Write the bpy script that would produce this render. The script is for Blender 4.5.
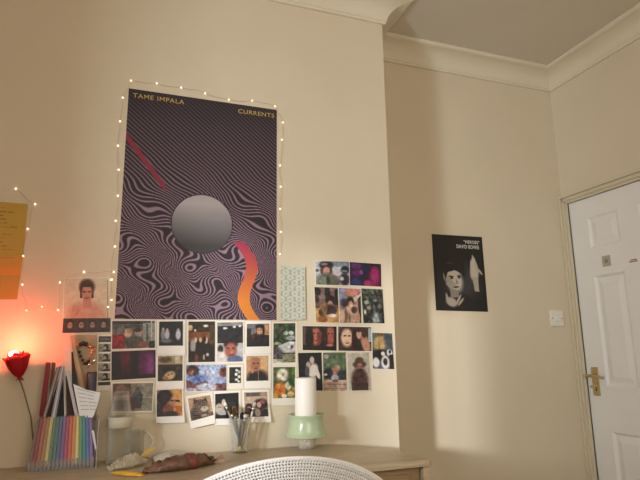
import bpy, math, random
import numpy as np
from mathutils import Vector, Matrix

for o in list(bpy.data.objects):
    bpy.data.objects.remove(o)
sc = bpy.context.scene
COL = sc.collection
R = math.radians
PI = math.pi

# ------------------------------------------------------------------ camera
cam = bpy.data.cameras.new('camera')
cam.sensor_fit = 'HORIZONTAL'
cam.sensor_width = 36.0
cam.lens = 546.9 / 640 * 36.0
cam.clip_start = 0.02
camo = bpy.data.objects.new('camera', cam)
COL.objects.link(camo)
YAW, PITCH, ROLL = 0.3559, 0.2027, -0.0148
fw = Vector((math.sin(YAW) * math.cos(PITCH), math.cos(YAW) * math.cos(PITCH), math.sin(PITCH)))
r0 = Vector((math.cos(YAW), -math.sin(YAW), 0))
u0 = r0.cross(fw)
r1 = math.cos(ROLL) * r0 + math.sin(ROLL) * u0
u1 = -math.sin(ROLL) * r0 + math.cos(ROLL) * u0
m = Matrix((r1, u1, -fw)).transposed().to_4x4()
m.translation = Vector((0, -2.1416, 1.1168))
camo.matrix_world = m
sc.camera = camo

# ------------------------------------------------------------------ light and exposure
sc.view_settings.view_transform = 'Standard'
sc.view_settings.look = 'None'
sc.view_settings.gamma = 1.0
sc.view_settings.use_curve_mapping = False
sc.view_settings.exposure = 0.0

w = bpy.data.worlds.new('daylight')
sc.world = w
w.use_nodes = True
w.node_tree.nodes['Background'].inputs[0].default_value = (1.0, 0.93, 0.82, 1)
w.node_tree.nodes['Background'].inputs[1].default_value = 0.1


def lamp(name, kind, energy, color, loc, to, **kw):
    l = bpy.data.lights.new(name, kind)
    l.energy = energy
    l.color = color
    for k, v in kw.items():
        setattr(l, k, v)
    o = bpy.data.objects.new(name, l)
    COL.objects.link(o)
    o.location = loc
    d = Vector(to) - Vector(loc)
    o.rotation_euler = d.to_track_quat('-Z', 'Y').to_euler()
    return o


# bright sky seen through the left window, soft warm fill lamp added at the unseen rear opening
lamp('low_sun', 'SUN', 2.35, (0.96, 0.98, 1.0), (-4, -4, 2.4), (-4 + 0.77, -4 + 0.64, 2.4 - 0.15), angle=R(3.4))
lamp('window_daylight', 'AREA', 155.0, (0.86, 0.94, 1.0), (-2.6, -2.36, 1.45), (0.6, 0.0, 1.1), shape='RECTANGLE', size=0.5, size_y=1.3)
lamp('rear_fill', 'AREA', 26.0, (1.0, 0.88, 0.74), (0.5, -3.38, 1.6), (0.7, 0, 1.5), shape='RECTANGLE', size=1.7, size_y=1.3)

# ------------------------------------------------------------------ helpers


def lin(c):
    out = []
    for x in c[:3]:
        x = x / 255.0
        out.append(x / 12.92 if x <= 0.04045 else ((x + 0.055) / 1.055) ** 2.4)
    return tuple(out) + (1.0,)


def mat(name, col, rough=0.6, metal=0.0, trans=0.0, ior=1.45, noise=0.0, nscale=30.0, bump=0.0, bscale=200.0,
        emit=None, estr=0.0, alpha=1.0, stretch=(1, 1, 1), sss=0.0, coat=0.0):
    M = bpy.data.materials.new(name)
    M.use_nodes = True
    nt = M.node_tree
    b = nt.nodes['Principled BSDF']
    b.inputs['Base Color'].default_value = lin(col)
    b.inputs['Roughness'].default_value = rough
    b.inputs['Metallic'].default_value = metal
    b.inputs['Transmission Weight'].default_value = trans
    b.inputs['IOR'].default_value = ior
    b.inputs['Alpha'].default_value = alpha
    b.inputs['Coat Weight'].default_value = coat
    if sss:
        b.inputs['Subsurface Weight'].default_value = sss
        b.inputs['Subsurface Radius'].default_value = (0.02, 0.015, 0.01)
    if emit:
        b.inputs['Emission Color'].default_value = lin(emit)
        b.inputs['Emission Strength'].default_value = estr
    tc = nt.nodes.new('ShaderNodeTexCoord')
    mp = nt.nodes.new('ShaderNodeMapping')
    mp.inputs['Scale'].default_value = stretch
    nt.links.new(tc.outputs['Object'], mp.inputs['Vector'])
    if noise:
        n = nt.nodes.new('ShaderNodeTexNoise')
        n.inputs['Scale'].default_value = nscale
        n.inputs['Detail'].default_value = 5
        nt.links.new(mp.outputs['Vector'], n.inputs['Vector'])
        r = nt.nodes.new('ShaderNodeValToRGB')
        c = lin(col)
        r.color_ramp.elements[0].position = 0.25
        r.color_ramp.elements[1].position = 0.75
        r.color_ramp.elements[0].color = tuple(x * (1 - noise) for x in c[:3]) + (1,)
        r.color_ramp.elements[1].color = tuple(min(1, x * (1 + noise)) for x in c[:3]) + (1,)
        nt.links.new(n.outputs['Fac'], r.inputs['Fac'])
        nt.links.new(r.outputs['Color'], b.inputs['Base Color'])
    if bump:
        n2 = nt.nodes.new('ShaderNodeTexNoise')
        n2.inputs['Scale'].default_value = bscale
        n2.inputs['Detail'].default_value = 4
        nt.links.new(mp.outputs['Vector'], n2.inputs['Vector'])
        bp = nt.nodes.new('ShaderNodeBump')
        bp.inputs['Strength'].default_value = bump
        bp.inputs['Distance'].default_value = 0.004
        nt.links.new(n2.outputs['Fac'], bp.inputs['Height'])
        nt.links.new(bp.outputs['Normal'], b.inputs['Normal'])
    return M


def thin_clear(name, col, rough=0.1, alpha=0.25, edge=0.5):
    """clear sheet plastic or thin glass: mostly see-through with a gloss"""
    M = bpy.data.materials.new(name)
    M.use_nodes = True
    nt = M.node_tree
    nt.nodes.clear()
    out = nt.nodes.new('ShaderNodeOutputMaterial')
    t = nt.nodes.new('ShaderNodeBsdfTransparent')
    t.inputs[0].default_value = tuple(0.86 + 0.14 * x for x in lin(col)[:3]) + (1,)
    p = nt.nodes.new('ShaderNodeBsdfPrincipled')
    p.inputs['Base Color'].default_value = lin(col)
    p.inputs['Roughness'].default_value = rough
    fr = nt.nodes.new('ShaderNodeLayerWeight')
    fr.inputs['Blend'].default_value = 0.35
    mr = nt.nodes.new('ShaderNodeMapRange')
    mr.inputs['To Min'].default_value = alpha
    mr.inputs['To Max'].default_value = min(1.0, alpha + edge)
    nt.links.new(fr.outputs['Facing'], mr.inputs['Value'])
    mx = nt.nodes.new('ShaderNodeMixShader')
    nt.links.new(mr.outputs['Result'], mx.inputs[0])
    nt.links.new(t.outputs[0], mx.inputs[1])
    nt.links.new(p.outputs[0], mx.inputs[2])
    nt.links.new(mx.outputs[0], out.inputs[0])
    return M


PICT = bpy.data.materials.new('printed_picture')
PICT.use_nodes = True
_a = PICT.node_tree.nodes.new('ShaderNodeAttribute')
_a.attribute_name = 'print'
_b = PICT.node_tree.nodes['Principled BSDF']
_b.inputs['Roughness'].default_value = 0.45
PICT.node_tree.links.new(_a.outputs['Color'], _b.inputs['Base Color'])
MATTE = PICT.copy()
MATTE.name = 'matte_print'
MATTE.node_tree.nodes['Principled BSDF'].inputs['Roughness'].default_value = 0.6


class G:
    """collects geometry of one mesh, in metres of the room"""

    def __init__(s):
        s.v = []
        s.f = []

    def add(s, v, f):
        n = len(s.v)
        s.v += [tuple(p) for p in v]
        s.f += [tuple(i + n for i in q) for q in f]
        return s

    def box(s, a, b):
        x0, y0, z0 = a
        x1, y1, z1 = b
        return s.add([(x0, y0, z0), (x1, y0, z0), (x1, y1, z0), (x0, y1, z0), (x0, y0, z1), (x1, y0, z1), (x1, y1, z1), (x0, y1, z1)],
                     [(0, 3, 2, 1), (4, 5, 6, 7), (0, 1, 5, 4), (1, 2, 6, 5), (2, 3, 7, 6), (3, 0, 4, 7)])

    def hexa(s, lo, hi):
        """two quads joined: lo[4], hi[4]"""
        return s.add(list(lo) + list(hi), [(0, 3, 2, 1), (4, 5, 6, 7), (0, 1, 5, 4), (1, 2, 6, 5), (2, 3, 7, 6), (3, 0, 4, 7)])

    def prism(s, poly, z0, z1):
        n = len(poly)
        v = [(x, y, z0) for x, y in poly] + [(x, y, z1) for x, y in poly]
        f = [tuple(range(n - 1, -1, -1)), tuple(range(n, 2 * n))] + [(i, (i + 1) % n, n + (i + 1) % n, n + i) for i in range(n)]
        return s.add(v, f)

    def lathe(s, c, prof, n=32, axis=None):
        """prof: (radius, height) list around a vertical axis at c; closed where radius is 0"""
        v, f = [], []
        rings = []
        for r, h in prof:
            if r < 1e-6:
                rings.append([len(v)])
                v.append((0, 0, h))
            else:
                rings.append(list(range(len(v), len(v) + n)))
                v += [(r * math.cos(2 * PI * i / n), r * math.sin(2 * PI * i / n), h) for i in range(n)]
        for a, b in zip(rings, rings[1:]):
            for i in range(n):
                j = (i + 1) % n
                if len(a) == 1 and len(b) == 1:
                    continue
                if len(a) == 1:
                    f.append((a[0], b[j], b[i]))
                elif len(b) == 1:
                    f.append((a[i], a[j], b[0]))
                else:
                    f.append((a[i], a[j], b[j], b[i]))
        if axis is not None:
            q = Vector((0, 0, 1)).rotation_difference(Vector(axis).normalized())
            v = [tuple(q @ Vector(p)) for p in v]
        return s.add([(p[0] + c[0], p[1] + c[1], p[2] + c[2]) for p in v], f)

    def tube(s, path, rad, n=8, closed=False):
        P = [Vector(p) for p in path]
        k = len(P)
        rr = rad if isinstance(rad, (list, tuple)) else [rad] * k
        v, f = [], []
        up = None
        for i in range(k):
            if closed:
                t = P[(i + 1) % k] - P[i - 1]
            else:
                t = P[min(i + 1, k - 1)] - P[max(i - 1, 0)]
            t.normalize()
            if up is None:
                up = t.orthogonal().normalized()
            up = (up - t * up.dot(t))
            if up.length < 1e-6:
                up = t.orthogonal()
            up.normalize()
            sd = t.cross(up)
            for j in range(n):
                a = 2 * PI * j / n
                v.append(tuple(P[i] + (up * math.cos(a) + sd * math.sin(a)) * rr[i]))
        for i in range(k if closed else k - 1):
            for j in range(n):
                a, b = i * n, ((i + 1) % k) * n
                f.append((a + j, a + (j + 1) % n, b + (j + 1) % n, b + j))
        if not closed:
            f.append(tuple(range(n - 1, -1, -1)))
            f.append(tuple((k - 1) * n + j for j in range(n)))
        return s.add(v, f)

    def ball(s, c, r, n=10, sq=(1, 1, 1)):
        v, f = [], []
        m_ = n // 2
        v.append((c[0], c[1], c[2] + r * sq[2]))
        for i in range(1, m_):
            a = PI * i / m_
            for j in range(n):
                b = 2 * PI * j / n
                v.append((c[0] + r * sq[0] * math.sin(a) * math.cos(b), c[1] + r * sq[1] * math.sin(a) * math.sin(b), c[2] + r * sq[2] * math.cos(a)))
        v.append((c[0], c[1], c[2] - r * sq[2]))
        for j in range(n):
            f.append((0, 1 + j, 1 + (j + 1) % n))
            f.append((len(v) - 1, 1 + (m_ - 2) * n + (j + 1) % n, 1 + (m_ - 2) * n + j))
        for i in range(m_ - 2):
            for j in range(n):
                f.append((1 + i * n + j, 1 + (i + 1) * n + j, 1 + (i + 1) * n + (j + 1) % n, 1 + i * n + (j + 1) % n))
        return s.add(v, f)






BASE = {}


def obj(name, g, material, parent=None, base=None, smooth=False, bevel=0.0, solid=0.0, subd=0):
    me = bpy.data.meshes.new(name)
    if parent is not None:
        b = BASE[parent.name]
    else:
        b = Vector(base) if base is not None else Vector((0, 0, 0))
    me.from_pydata([tuple(Vector(p) - b) for p in g.v], [], g.f)
    me.update()
    o = bpy.data.objects.new(name, me)
    COL.objects.link(o)
    if parent is not None:
        o.parent = parent
    else:
        o.location = b
    BASE[o.name] = b
    me.materials.append(material)
    if smooth:
        for p in me.polygons:
            p.use_smooth = True
    if solid:
        md = o.modifiers.new('thickness', 'SOLIDIFY')
        md.thickness = solid
        md.offset = 0
    if bevel:
        md = o.modifiers.new('soft_edges', 'BEVEL')
        md.width = bevel
        md.segments = 2
        md.limit_method = 'ANGLE'
    if subd:
        md = o.modifiers.new('smooth', 'SUBSURF')
        md.levels = subd
        md.render_levels = subd
    return o


def tag(o, label, cat, group=None):
    o['label'] = label
    o['category'] = cat
    if group:
        o['group'] = group
    return o


def thing(name, label, cat, loc, group=None):
    o = bpy.data.objects.new(name, None)
    o.empty_display_size = 0.05
    COL.objects.link(o)
    o.location = loc
    BASE[o.name] = Vector(loc)
    return tag(o, label, cat, group)


def struct(o):
    o['kind'] = 'structure'
    return o


# ------------------------------------------------------------------ materials
M_wall = mat('cream_wall_paint', (220, 207, 183), 0.75, noise=0.03, nscale=2.5, bump=0.15, bscale=60)
M_ceil = mat('ceiling_paint', (212, 204, 188), 0.8, noise=0.02, nscale=3)
M_trim = mat('white_plaster_trim', (226, 216, 194), 0.6, noise=0.02, nscale=4)
M_floor = mat('beige_carpet', (150, 135, 112), 0.95, noise=0.15, nscale=80, bump=0.5, bscale=300)
M_door = mat('white_gloss_door_paint', (236, 234, 230), 0.38, noise=0.02, nscale=6)
M_archi = mat('cream_gloss_trim_paint', (213, 202, 176), 0.4, noise=0.02, nscale=6)
M_brass = mat('polished_brass', (206, 188, 148), 0.34, metal=1.0, noise=0.08, nscale=40)
M_dark = mat('dark_gap', (30, 25, 20), 0.8, noise=0.1, nscale=20)
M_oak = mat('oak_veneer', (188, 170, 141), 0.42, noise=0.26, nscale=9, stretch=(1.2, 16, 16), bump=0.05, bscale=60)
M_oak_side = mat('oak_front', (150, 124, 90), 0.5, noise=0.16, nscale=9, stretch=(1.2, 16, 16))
M_cord = mat('white_paper_cord', (240, 237, 234), 0.75, noise=0.06, nscale=150, bump=0.3, bscale=400)
M_paper = mat('white_card', (236, 230, 216), 0.6, noise=0.015, nscale=40)
M_instax = mat('instant_film_frame', (240, 236, 228), 0.45, noise=0.01, nscale=40)
M_gold = mat('gold_ink', (196, 164, 96), 0.5, noise=0.03, nscale=60)
M_whiteink = mat('white_ink', (245, 240, 228), 0.5, noise=0.02, nscale=60)
M_plastic = mat('white_switch_plastic', (234, 230, 220), 0.35, noise=0.01, nscale=30)
M_candle = mat('white_candle_wax', (240, 236, 226), 0.5, noise=0.01, nscale=30, sss=0.15)
M_green = mat('pale_green_glaze', (178, 196, 160), 0.18, noise=0.04, nscale=25, coat=0.4)
M_glass = thin_clear('clear_glass', (232, 230, 218), 0.05, 0.03, 0.45)
M_frost = thin_clear('cloudy_glass', (226, 220, 202), 0.15, 0.30, 0.40)
M_wire = mat('copper_fairy_wire', (190, 165, 120), 0.4, metal=0.6, noise=0.05, nscale=50)
M_bulb = mat('warm_fairy_bulb', (255, 240, 210), 0.3, noise=0.01, nscale=50, emit=(255, 232, 190), estr=2.6)
M_stem = mat('green_stem', (128, 118, 84), 0.6, noise=0.1, nscale=60)

# ------------------------------------------------------------------ room
XE, D, XR, XL, YB, H = 1.1356, 0.3058, 2.4478, -1.5, -3.4, 2.7795
ZC = 2.6764
struct(obj('floor', G().box((XL - .2, YB - .2, -0.1), (XR + .2, D + .2, 0)), M_floor))
struct(obj('ceiling', G().box((XL - .2, YB - .2, H), (XR + .2, D + .2, H + 0.1)), M_ceil))
struct(obj('wall_front', G().box((-1.0, 0, 0), (XE, D + .15, H)), M_wall))
struct(obj('wall_alcove', G().box((XE, D, 0), (XR + .15, D + .15, H)).box((XL - .15, D, 0), (-1.0, D + .15, H)), M_wall))
DY0, DY1, DZ = 0.2640, -0.5000, 1.9490
struct(obj('wall_right', G().box((XR, DY0, 0), (XR + .12, D, H)).box((XR, DY1, DZ), (XR + .12, DY0, H)).box((XR, YB, 0), (XR + .12, DY1, H)), M_wall))
WY0, WY1, WZ0, WZ1 = -2.52, -1.471, 1.12, 2.05
struct(obj('wall_left', G().box((XL - .12, YB, 0), (XL, WY0, H)).box((XL - .12, WY1, 0), (XL, D, H)).box((XL - .12, WY0, 0), (XL, WY1, WZ0)).box((XL - .12, WY0, WZ1), (XL, WY1, H)), M_wall))
RX0, RX1, RZ0, RZ1 = -0.4, 1.4, 0.9, 2.3
struct(obj('wall_rear', G().box((XL, YB - .12, 0), (RX0, YB, H)).box((RX1, YB - .12, 0), (XR, YB, H)).box((RX0, YB - .12, 0), (RX1, YB, RZ0)).box((RX0, YB - .12, RZ1), (RX1, YB, H)), M_wall))
struct(obj('window_1', G().box((XL - .12, WY0, WZ0), (XL - .06, WY0 + .04, WZ1)).box((XL - .12, WY1 - .04, WZ0), (XL - .06, WY1, WZ1)).box((XL - .12, WY0 + .04, WZ0), (XL - .06, WY1 - .04, WZ0 + .04)).box((XL - .12, WY0 + .04, WZ1 - .04), (XL - .06, WY1 - .04, WZ1)).box((XL - .11, -1.885, WZ0 + .04), (XL - .07, -1.805, WZ1 - .04)).box((XL - .11, -2.14, WZ0 + .04), (XL - .07, -2.03, WZ1 - .04)), M_trim))
struct(obj('added_rear_frame', G().box((RX0, YB - .12, RZ0), (RX0 + .05, YB - .06, RZ1)).box((RX1 - .05, YB - .12, RZ0), (RX1, YB - .06, RZ1)).box((RX0 + .05, YB - .12, RZ0), (RX1 - .05, YB - .06, RZ0 + .05)).box((RX0 + .05, YB - .12, RZ1 - .05), (RX1 - .05, YB - .06, RZ1)), M_trim))  # frame added out of view, round the opening for the fill lamp


def sweep(path, prof):
    """prof: (offset into the room, z) swept along wall lines with mitred corners; the room lies right of travel"""
    n = len(path)
    g = G()
    dirs = [(Vector(path[i + 1]) - Vector(path[i])).normalized() for i in range(n - 1)]
    nor = [Vector((d.y, -d.x)) for d in dirs]
    rows = []
    for i in range(n):
        if i == 0:
            mv = nor[0]
        elif i == n - 1:
            mv = nor[-1]
        else:
            s_ = nor[i - 1] + nor[i]
            mv = s_ / (1 + nor[i - 1].dot(nor[i]))
        rows.append([(path[i][0] + mv.x * a, path[i][1] + mv.y * a, z) for a, z in prof])
    k = len(prof)
    v = [p for r in rows for p in r]
    f = []
    for i in range(n - 1):
        for j in range(k):
            f.append((i * k + j, i * k + (j + 1) % k, (i + 1) * k + (j + 1) % k, (i + 1) * k + j))
    f.append(tuple(range(k)))
    f.append(tuple((n - 1) * k + j for j in range(k - 1, -1, -1)))
    return g.add(v, f)


cove = [(-0.02, ZC), (0.012, ZC), (0.014, ZC + 0.010)]
for i in range(9):
    a = i / 8 * PI / 2
    cove.append((0.108 - 0.090 * math.cos(a), ZC + 0.012 + 0.072 * math.sin(a)))
cove += [(0.116, H - 0.016), (0.118, H - 0.014), (0.118, H + 0.02), (-0.02, H + 0.02)]
struct(obj('trim_1', sweep([(-1.0, 0), (XE, 0), (XE, D), (XR, D), (XR, YB)], cove), M_trim))
skirt = [(-0.01, 0), (0.018, 0), (0.018, 0.10), (0.010, 0.115), (0.006, 0.13), (-0.01, 0.13)]
struct(obj('baseboard_alcove', sweep([(-1.0, 0), (XE, 0), (XE, D), (XR, D)], skirt), M_trim))
struct(obj('baseboard_right', sweep([(XR, DY1 - 0.07), (XR, YB)], skirt), M_trim))
# door frame mouldings
ar = G()
for y0, y1, t in ((0.3050, 0.2900, 0.030), (0.2900, 0.2760, 0.020), (0.2760, 0.2640, 0.012)):
    ar.box((XR - t, y1, 0), (XR + .06, y0, DZ + 0.05 - (0.305 - y0)))
for z0, z1, t in ((DZ, DZ + .014, .012), (DZ + .014, DZ + .034, .020), (DZ + .034, DZ + .052, .034)):
    ar.box((XR - t, DY1 - .05, z0), (XR + .02, 0.3040, z1))
ar.box((XR - .02, DY1 - .05, 0), (XR + .06, DY1, DZ))
struct(obj('trim_2', ar, M_archi, bevel=0.002))

# ------------------------------------------------------------------ door
door = G()
XD = XR + 0.006
yc = [DY0 - 0.0006, 0.142, -0.056, -0.184, -0.382, DY1 + 0.002]
zc = [0.005, 0.22, 0.690, 0.918, 1.507, 1.662, 1.836, DZ - 0.001]
for i in range(5):
    for j in range(7):
        ya, yb, za, zb = yc[i], yc[i + 1], zc[j], zc[j + 1]
        if i in (1, 3) and j in (1, 3, 5):
            rings = [(0, 0), (0.012, 0.012), (0.020, 0.012), (0.050, 0.003)]
            V = []
            for ins, dp in rings:
                V += [(XD + dp, ya - ins, za + ins), (XD + dp, yb + ins, za + ins), (XD + dp, yb + ins, zb - ins), (XD + dp, ya - ins, zb - ins)]
            F = [(4 * q + e, 4 * q + (e + 1) % 4, 4 * q + 4 + (e + 1) % 4, 4 * q + 4 + e) for q in range(3) for e in range(4)] + [(12, 13, 14, 15)]
            door.add(V, F)
        else:
            door.add([(XD, ya, za), (XD, yb, za), (XD, yb, zb), (XD, ya, zb)], [(0, 1, 2, 3)])
door.box((XD + .016, DY1 + .002, .005), (XD + .05, DY0 - .002, DZ - .003))
for ya, yb in ((yc[0], yc[0] - .001), (yc[5], yc[5] + .001)):
    door.box((XD, min(ya, yb), .005), (XD + .02, max(ya, yb), DZ - .003))
d1 = struct(obj('door_1', door, M_door))
pl = G().box((XD - .006, 0.184, 0.867), (XD, 0.228, 1.017))
hp = obj('handle_plate', pl, M_brass, d1, bevel=0.002)
hp['label'] = 'brass handle plate'
lv = G().tube([(XD - .004, 0.204, 0.972), (XD - .040, 0.204, 0.972)], 0.009, 10)
lv.tube([(XD - .040, 0.212, 0.972), (XD - .042, 0.180, 0.972), (XD - .040, 0.150, 0.970), (XD - .036, 0.128, 0.964)], [.008, .0085, .008, .006], 10)
lv.tube([(XD - .040, 0.204, 0.972), (XD - .040, 0.235, 0.972), (XD - .038, 0.250, 0.970)], [.008, .007, .006], 10)
obj('lever_handle', lv, M_brass, d1, smooth=True)['label'] = 'brass lever handle'
obj('keyhole_knob', G().tube([(XD - .005, 0.205, 0.918), (XD - .022, 0.205, 0.918)], 0.008, 10).box((XD - .026, 0.203, 0.908), (XD - .020, 0.225, 0.922)), M_brass, d1)
obj('keyhole', G().box((XD - .0072, 0.202, 0.892), (XD - .0058, 0.208, 0.905)), M_dark, d1)
sn = thing('sticker', 'small square grey sticker on white door rail, above the long panel', 'sticker', (XD - .0007, 0.047, 1.545))
obj('backing', G().box((XD - .0010, 0.020, 1.547), (XD, 0.074, 1.605)), mat('grey_sticker', (176, 170, 156), .5, noise=.12, nscale=60), sn)
obj('emblem', G().lathe((XD - .001, 0.047, 1.576), [(0, 0), (.011, 0), (.011, .0005), (0, .0005)], 12, axis=(-1, 0, 0)), mat('sticker_print', (140, 133, 118), .5, noise=.1, nscale=90), sn)
hk = obj('label_strip', G().box((XD - .001, -0.140, 1.545), (XD, -0.092, 1.551)).box((XD - .001, -0.136, 1.554), (XD, -0.100, 1.559)), mat('brown_print', (138, 96, 78), .5, noise=.1, nscale=50), base=(XD, -0.115, 1.545))
tag(hk, 'tiny strip of reddish brown print on the white door by the right picture edge', 'label')

# ------------------------------------------------------------------ light switch
sx0, sx1, sz0, sz1 = 2.268, 2.360, 1.240, 1.330
sw = thing('light_switch', 'white square light switch on the alcove wall beside the door', 'light switch', (2.314, D, 1.24))
obj('plate', G().box((sx0, D - .013, sz0), (sx1, D, sz1)), M_plastic, sw, bevel=.003)
obj('rocker', G().hexa([(2.301, D - .013, 1.268), (2.327, D - .013, 1.268), (2.327, D - .013, 1.303), (2.301, D - .013, 1.303)], [(2.302, D - .020, 1.269), (2.326, D - .020, 1.269), (2.326, D - .0155, 1.302), (2.302, D - .0155, 1.302)]), M_plastic, sw)
for x in (sx0 + .012, sx1 - .012):
    obj('screw', G().lathe((x, D - .013, 1.285), [(0, 0.0015), (.004, .0012), (.004, 0)], 10, axis=(0, -1, 0)), mat('switch_screw', (170, 162, 148), .4, metal=.6, noise=.03), sw)

# ------------------------------------------------------------------ picture painting (print colours only)


def s2l(a):
    a = np.clip(a, 0, 255) / 255.0
    return np.where(a <= 0.04045, a / 12.92, ((a + 0.055) / 1.055) ** 2.4)


class Cv:
    def __init__(s, wd, ht, bg):
        s.w, s.h = wd, ht
        s.a = np.zeros((ht, wd, 3)) + np.array(bg, float)
        s.u, s.v = np.meshgrid((np.arange(wd) + .5) / wd, (np.arange(ht) + .5) / ht)
        s.asp = wd / ht

    def mix(s, k, c):
        k = np.clip(k, 0, 1)[..., None]
        s.a = s.a * (1 - k) + np.array(c, float) * k

    def el(s, cx, cy, rx, ry, c, rot=0.0, soft=0.42):
        dx, dy = (s.u - cx) * s.asp, (s.v - cy)
        ca, sa = math.cos(R(rot)), math.sin(R(rot))
        x, y = dx * ca + dy * sa, -dx * sa + dy * ca
        d = np.sqrt((x / (rx * s.asp)) ** 2 + (y / ry) ** 2)
        s.mix((1 - d) / soft + .5, c)

    def rc(s, x0, y0, x1, y1, c):
        s.mix(((s.u >= x0) & (s.u < x1) & (s.v >= y0) & (s.v < y1)).astype(float), c)

    def pg(s, pts, c):
        ins = np.zeros(s.u.shape, bool)
        n = len(pts)
        for i in range(n):
            x0, y0 = pts[i]
            x1, y1 = pts[(i + 1) % n]
            if y0 == y1:
                continue
            cr = ((s.v >= min(y0, y1)) & (s.v < max(y0, y1)))
            ins ^= cr & (s.u < x0 + (s.v - y0) * (x1 - x0) / (y1 - y0))
        s.mix(ins.astype(float), c)

    def gr(s, c0, c1, ax='v'):
        k = (s.v if ax == 'v' else s.u)[..., None]
        s.a = np.array(c0, float) * (1 - k) + np.array(c1, float) * k

    def nz(s, amt, cells, seed, x0=0, y0=0, x1=1, y1=1, chroma=0.3):
        rs = np.random.RandomState(seed)
        cw, ch = max(2, int(cells * s.asp)), max(2, int(cells))
        g = rs.randn(ch + 1, cw + 1, 1) + chroma * rs.randn(ch + 1, cw + 1, 3)
        fx, fy = s.u * (cw - .01), s.v * (ch - .01)
        ix, iy = fx.astype(int), fy.astype(int)
        tx, ty = (fx - ix)[..., None], (fy - iy)[..., None]
        n = (g[iy, ix] * (1 - tx) + g[iy, ix + 1] * tx) * (1 - ty) + (g[iy + 1, ix] * (1 - tx) + g[iy + 1, ix + 1] * tx) * ty
        k = ((s.u >= x0) & (s.u < x1) & (s.v >= y0) & (s.v < y1))[..., None]
        s.a = s.a + n * amt * k

    def ops(s, L):
        for o in L:
            getattr(s, o[0])(*o[1:])
        return s


def painted(name, cv, quad, parent=None, base=None, y=0.0, curl=None, material=None):
    """a sheet of colour cells on a wall plane: quad = (X, Z) corners TL TR BR BL"""
    wd, ht = cv.w, cv.h
    u, v = np.meshgrid(np.linspace(0, 1, wd + 1), np.linspace(0, 1, ht + 1))
    q = np.array(quad)
    P = (q[0] * ((1 - u) * (1 - v))[..., None] + q[1] * (u * (1 - v))[..., None] + q[2] * (u * v)[..., None] + q[3] * ((1 - u) * v)[..., None])
    Y = np.full(u.shape, y)
    if curl:
        Y = Y - curl(P[..., 1])
    V = np.stack([P[..., 0], Y, P[..., 1]], -1).reshape(-1, 3)
    b = BASE[parent.name] if parent is not None else Vector(base)
    V = V - np.array(b)
    i = (np.arange(ht)[:, None] * (wd + 1) + np.arange(wd)[None, :]).reshape(-1)
    F = np.stack([i, i + wd + 1, i + wd + 2, i + 1], -1)
    me = bpy.data.meshes.new(name)
    me.from_pydata(V.tolist(), [], F.tolist())
    at = me.color_attributes.new('print', 'FLOAT_COLOR', 'CORNER')
    c = np.ones((ht * wd, 4, 4))
    c[:, :, :3] = s2l(cv.a).reshape(-1, 1, 3)
    at.data.foreach_set('color', c.astype(np.float32).reshape(-1))
    me.materials.append(material or PICT)
    me.update()
    o = bpy.data.objects.new(name, me)
    COL.objects.link(o)
    if parent is not None:
        o.parent = parent
    else:
        o.location = b
    BASE[o.name] = Vector(b)
    return o


def sheet(quad, y, th, curl=None, n=8):
    """paper of real thickness on the wall plane"""
    q = [Vector((a, 0, b)) for a, b in quad]
    g = G()
    for back in (0, 1):
        V = []
        for j in range(n + 1):
            for i in range(n + 1):
                u, v = i / n, j / n
                p = q[0] * (1 - u) * (1 - v) + q[1] * u * (1 - v) + q[2] * u * v + q[3] * (1 - u) * v
                c = curl(p.z) if curl else 0
                V.append((p.x, y - c - (0 if back else th), p.z))
        F = []
        for j in range(n):
            for i in range(n):
                a = j * (n + 1) + i
                F.append((a, a + n + 1, a + n + 2, a + 1) if not back else (a, a + 1, a + n + 2, a + n + 1))
        g.add(V, F)
    k = (n + 1) ** 2
    edge = [i for i in range(n + 1)] + [j * (n + 1) + n for j in range(1, n + 1)] + [n * (n + 1) + i for i in range(n - 1, -1, -1)] + [j * (n + 1) for j in range(n - 1, 0, -1)]
    g.f += [(edge[i], edge[(i + 1) % len(edge)], k + edge[(i + 1) % len(edge)], k + edge[i]) for i in range(len(edge))]
    return g


def lettering(name, text, parent, x, z, y, height, width, material, align='LEFT', rot=0.0):
    cu = bpy.data.curves.new(name, 'FONT')
    cu.body = text
    cu.size = 1.0
    cu.extrude = 0.0
    cu.offset = 0.008
    cu.space_character = 1.12
    to = bpy.data.objects.new('tmp', cu)
    COL.objects.link(to)
    dg = bpy.context.evaluated_depsgraph_get()
    dg.update()
    me = bpy.data.meshes.new_from_object(to.evaluated_get(dg))
    bpy.data.objects.remove(to)
    P = np.array([v.co[:] for v in me.vertices])
    P = P - P.min(0)
    ex = P.max(0)
    sx, sz = width / ex[0], height / ex[1]
    b = BASE[parent.name]
    x0 = x if align == 'LEFT' else x - width
    for v, p in zip(me.vertices, P):
        v.co = (x0 + p[0] * sx - b.x, y - b.y, z + p[1] * sz + (p[0] * sx) * math.tan(rot) - b.z)
    me.name = name
    me.materials.clear()
    me.materials.append(material)
    o = bpy.data.objects.new(name, me)
    COL.objects.link(o)
    o.parent = parent
    BASE[o.name] = b
    return o


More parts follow.
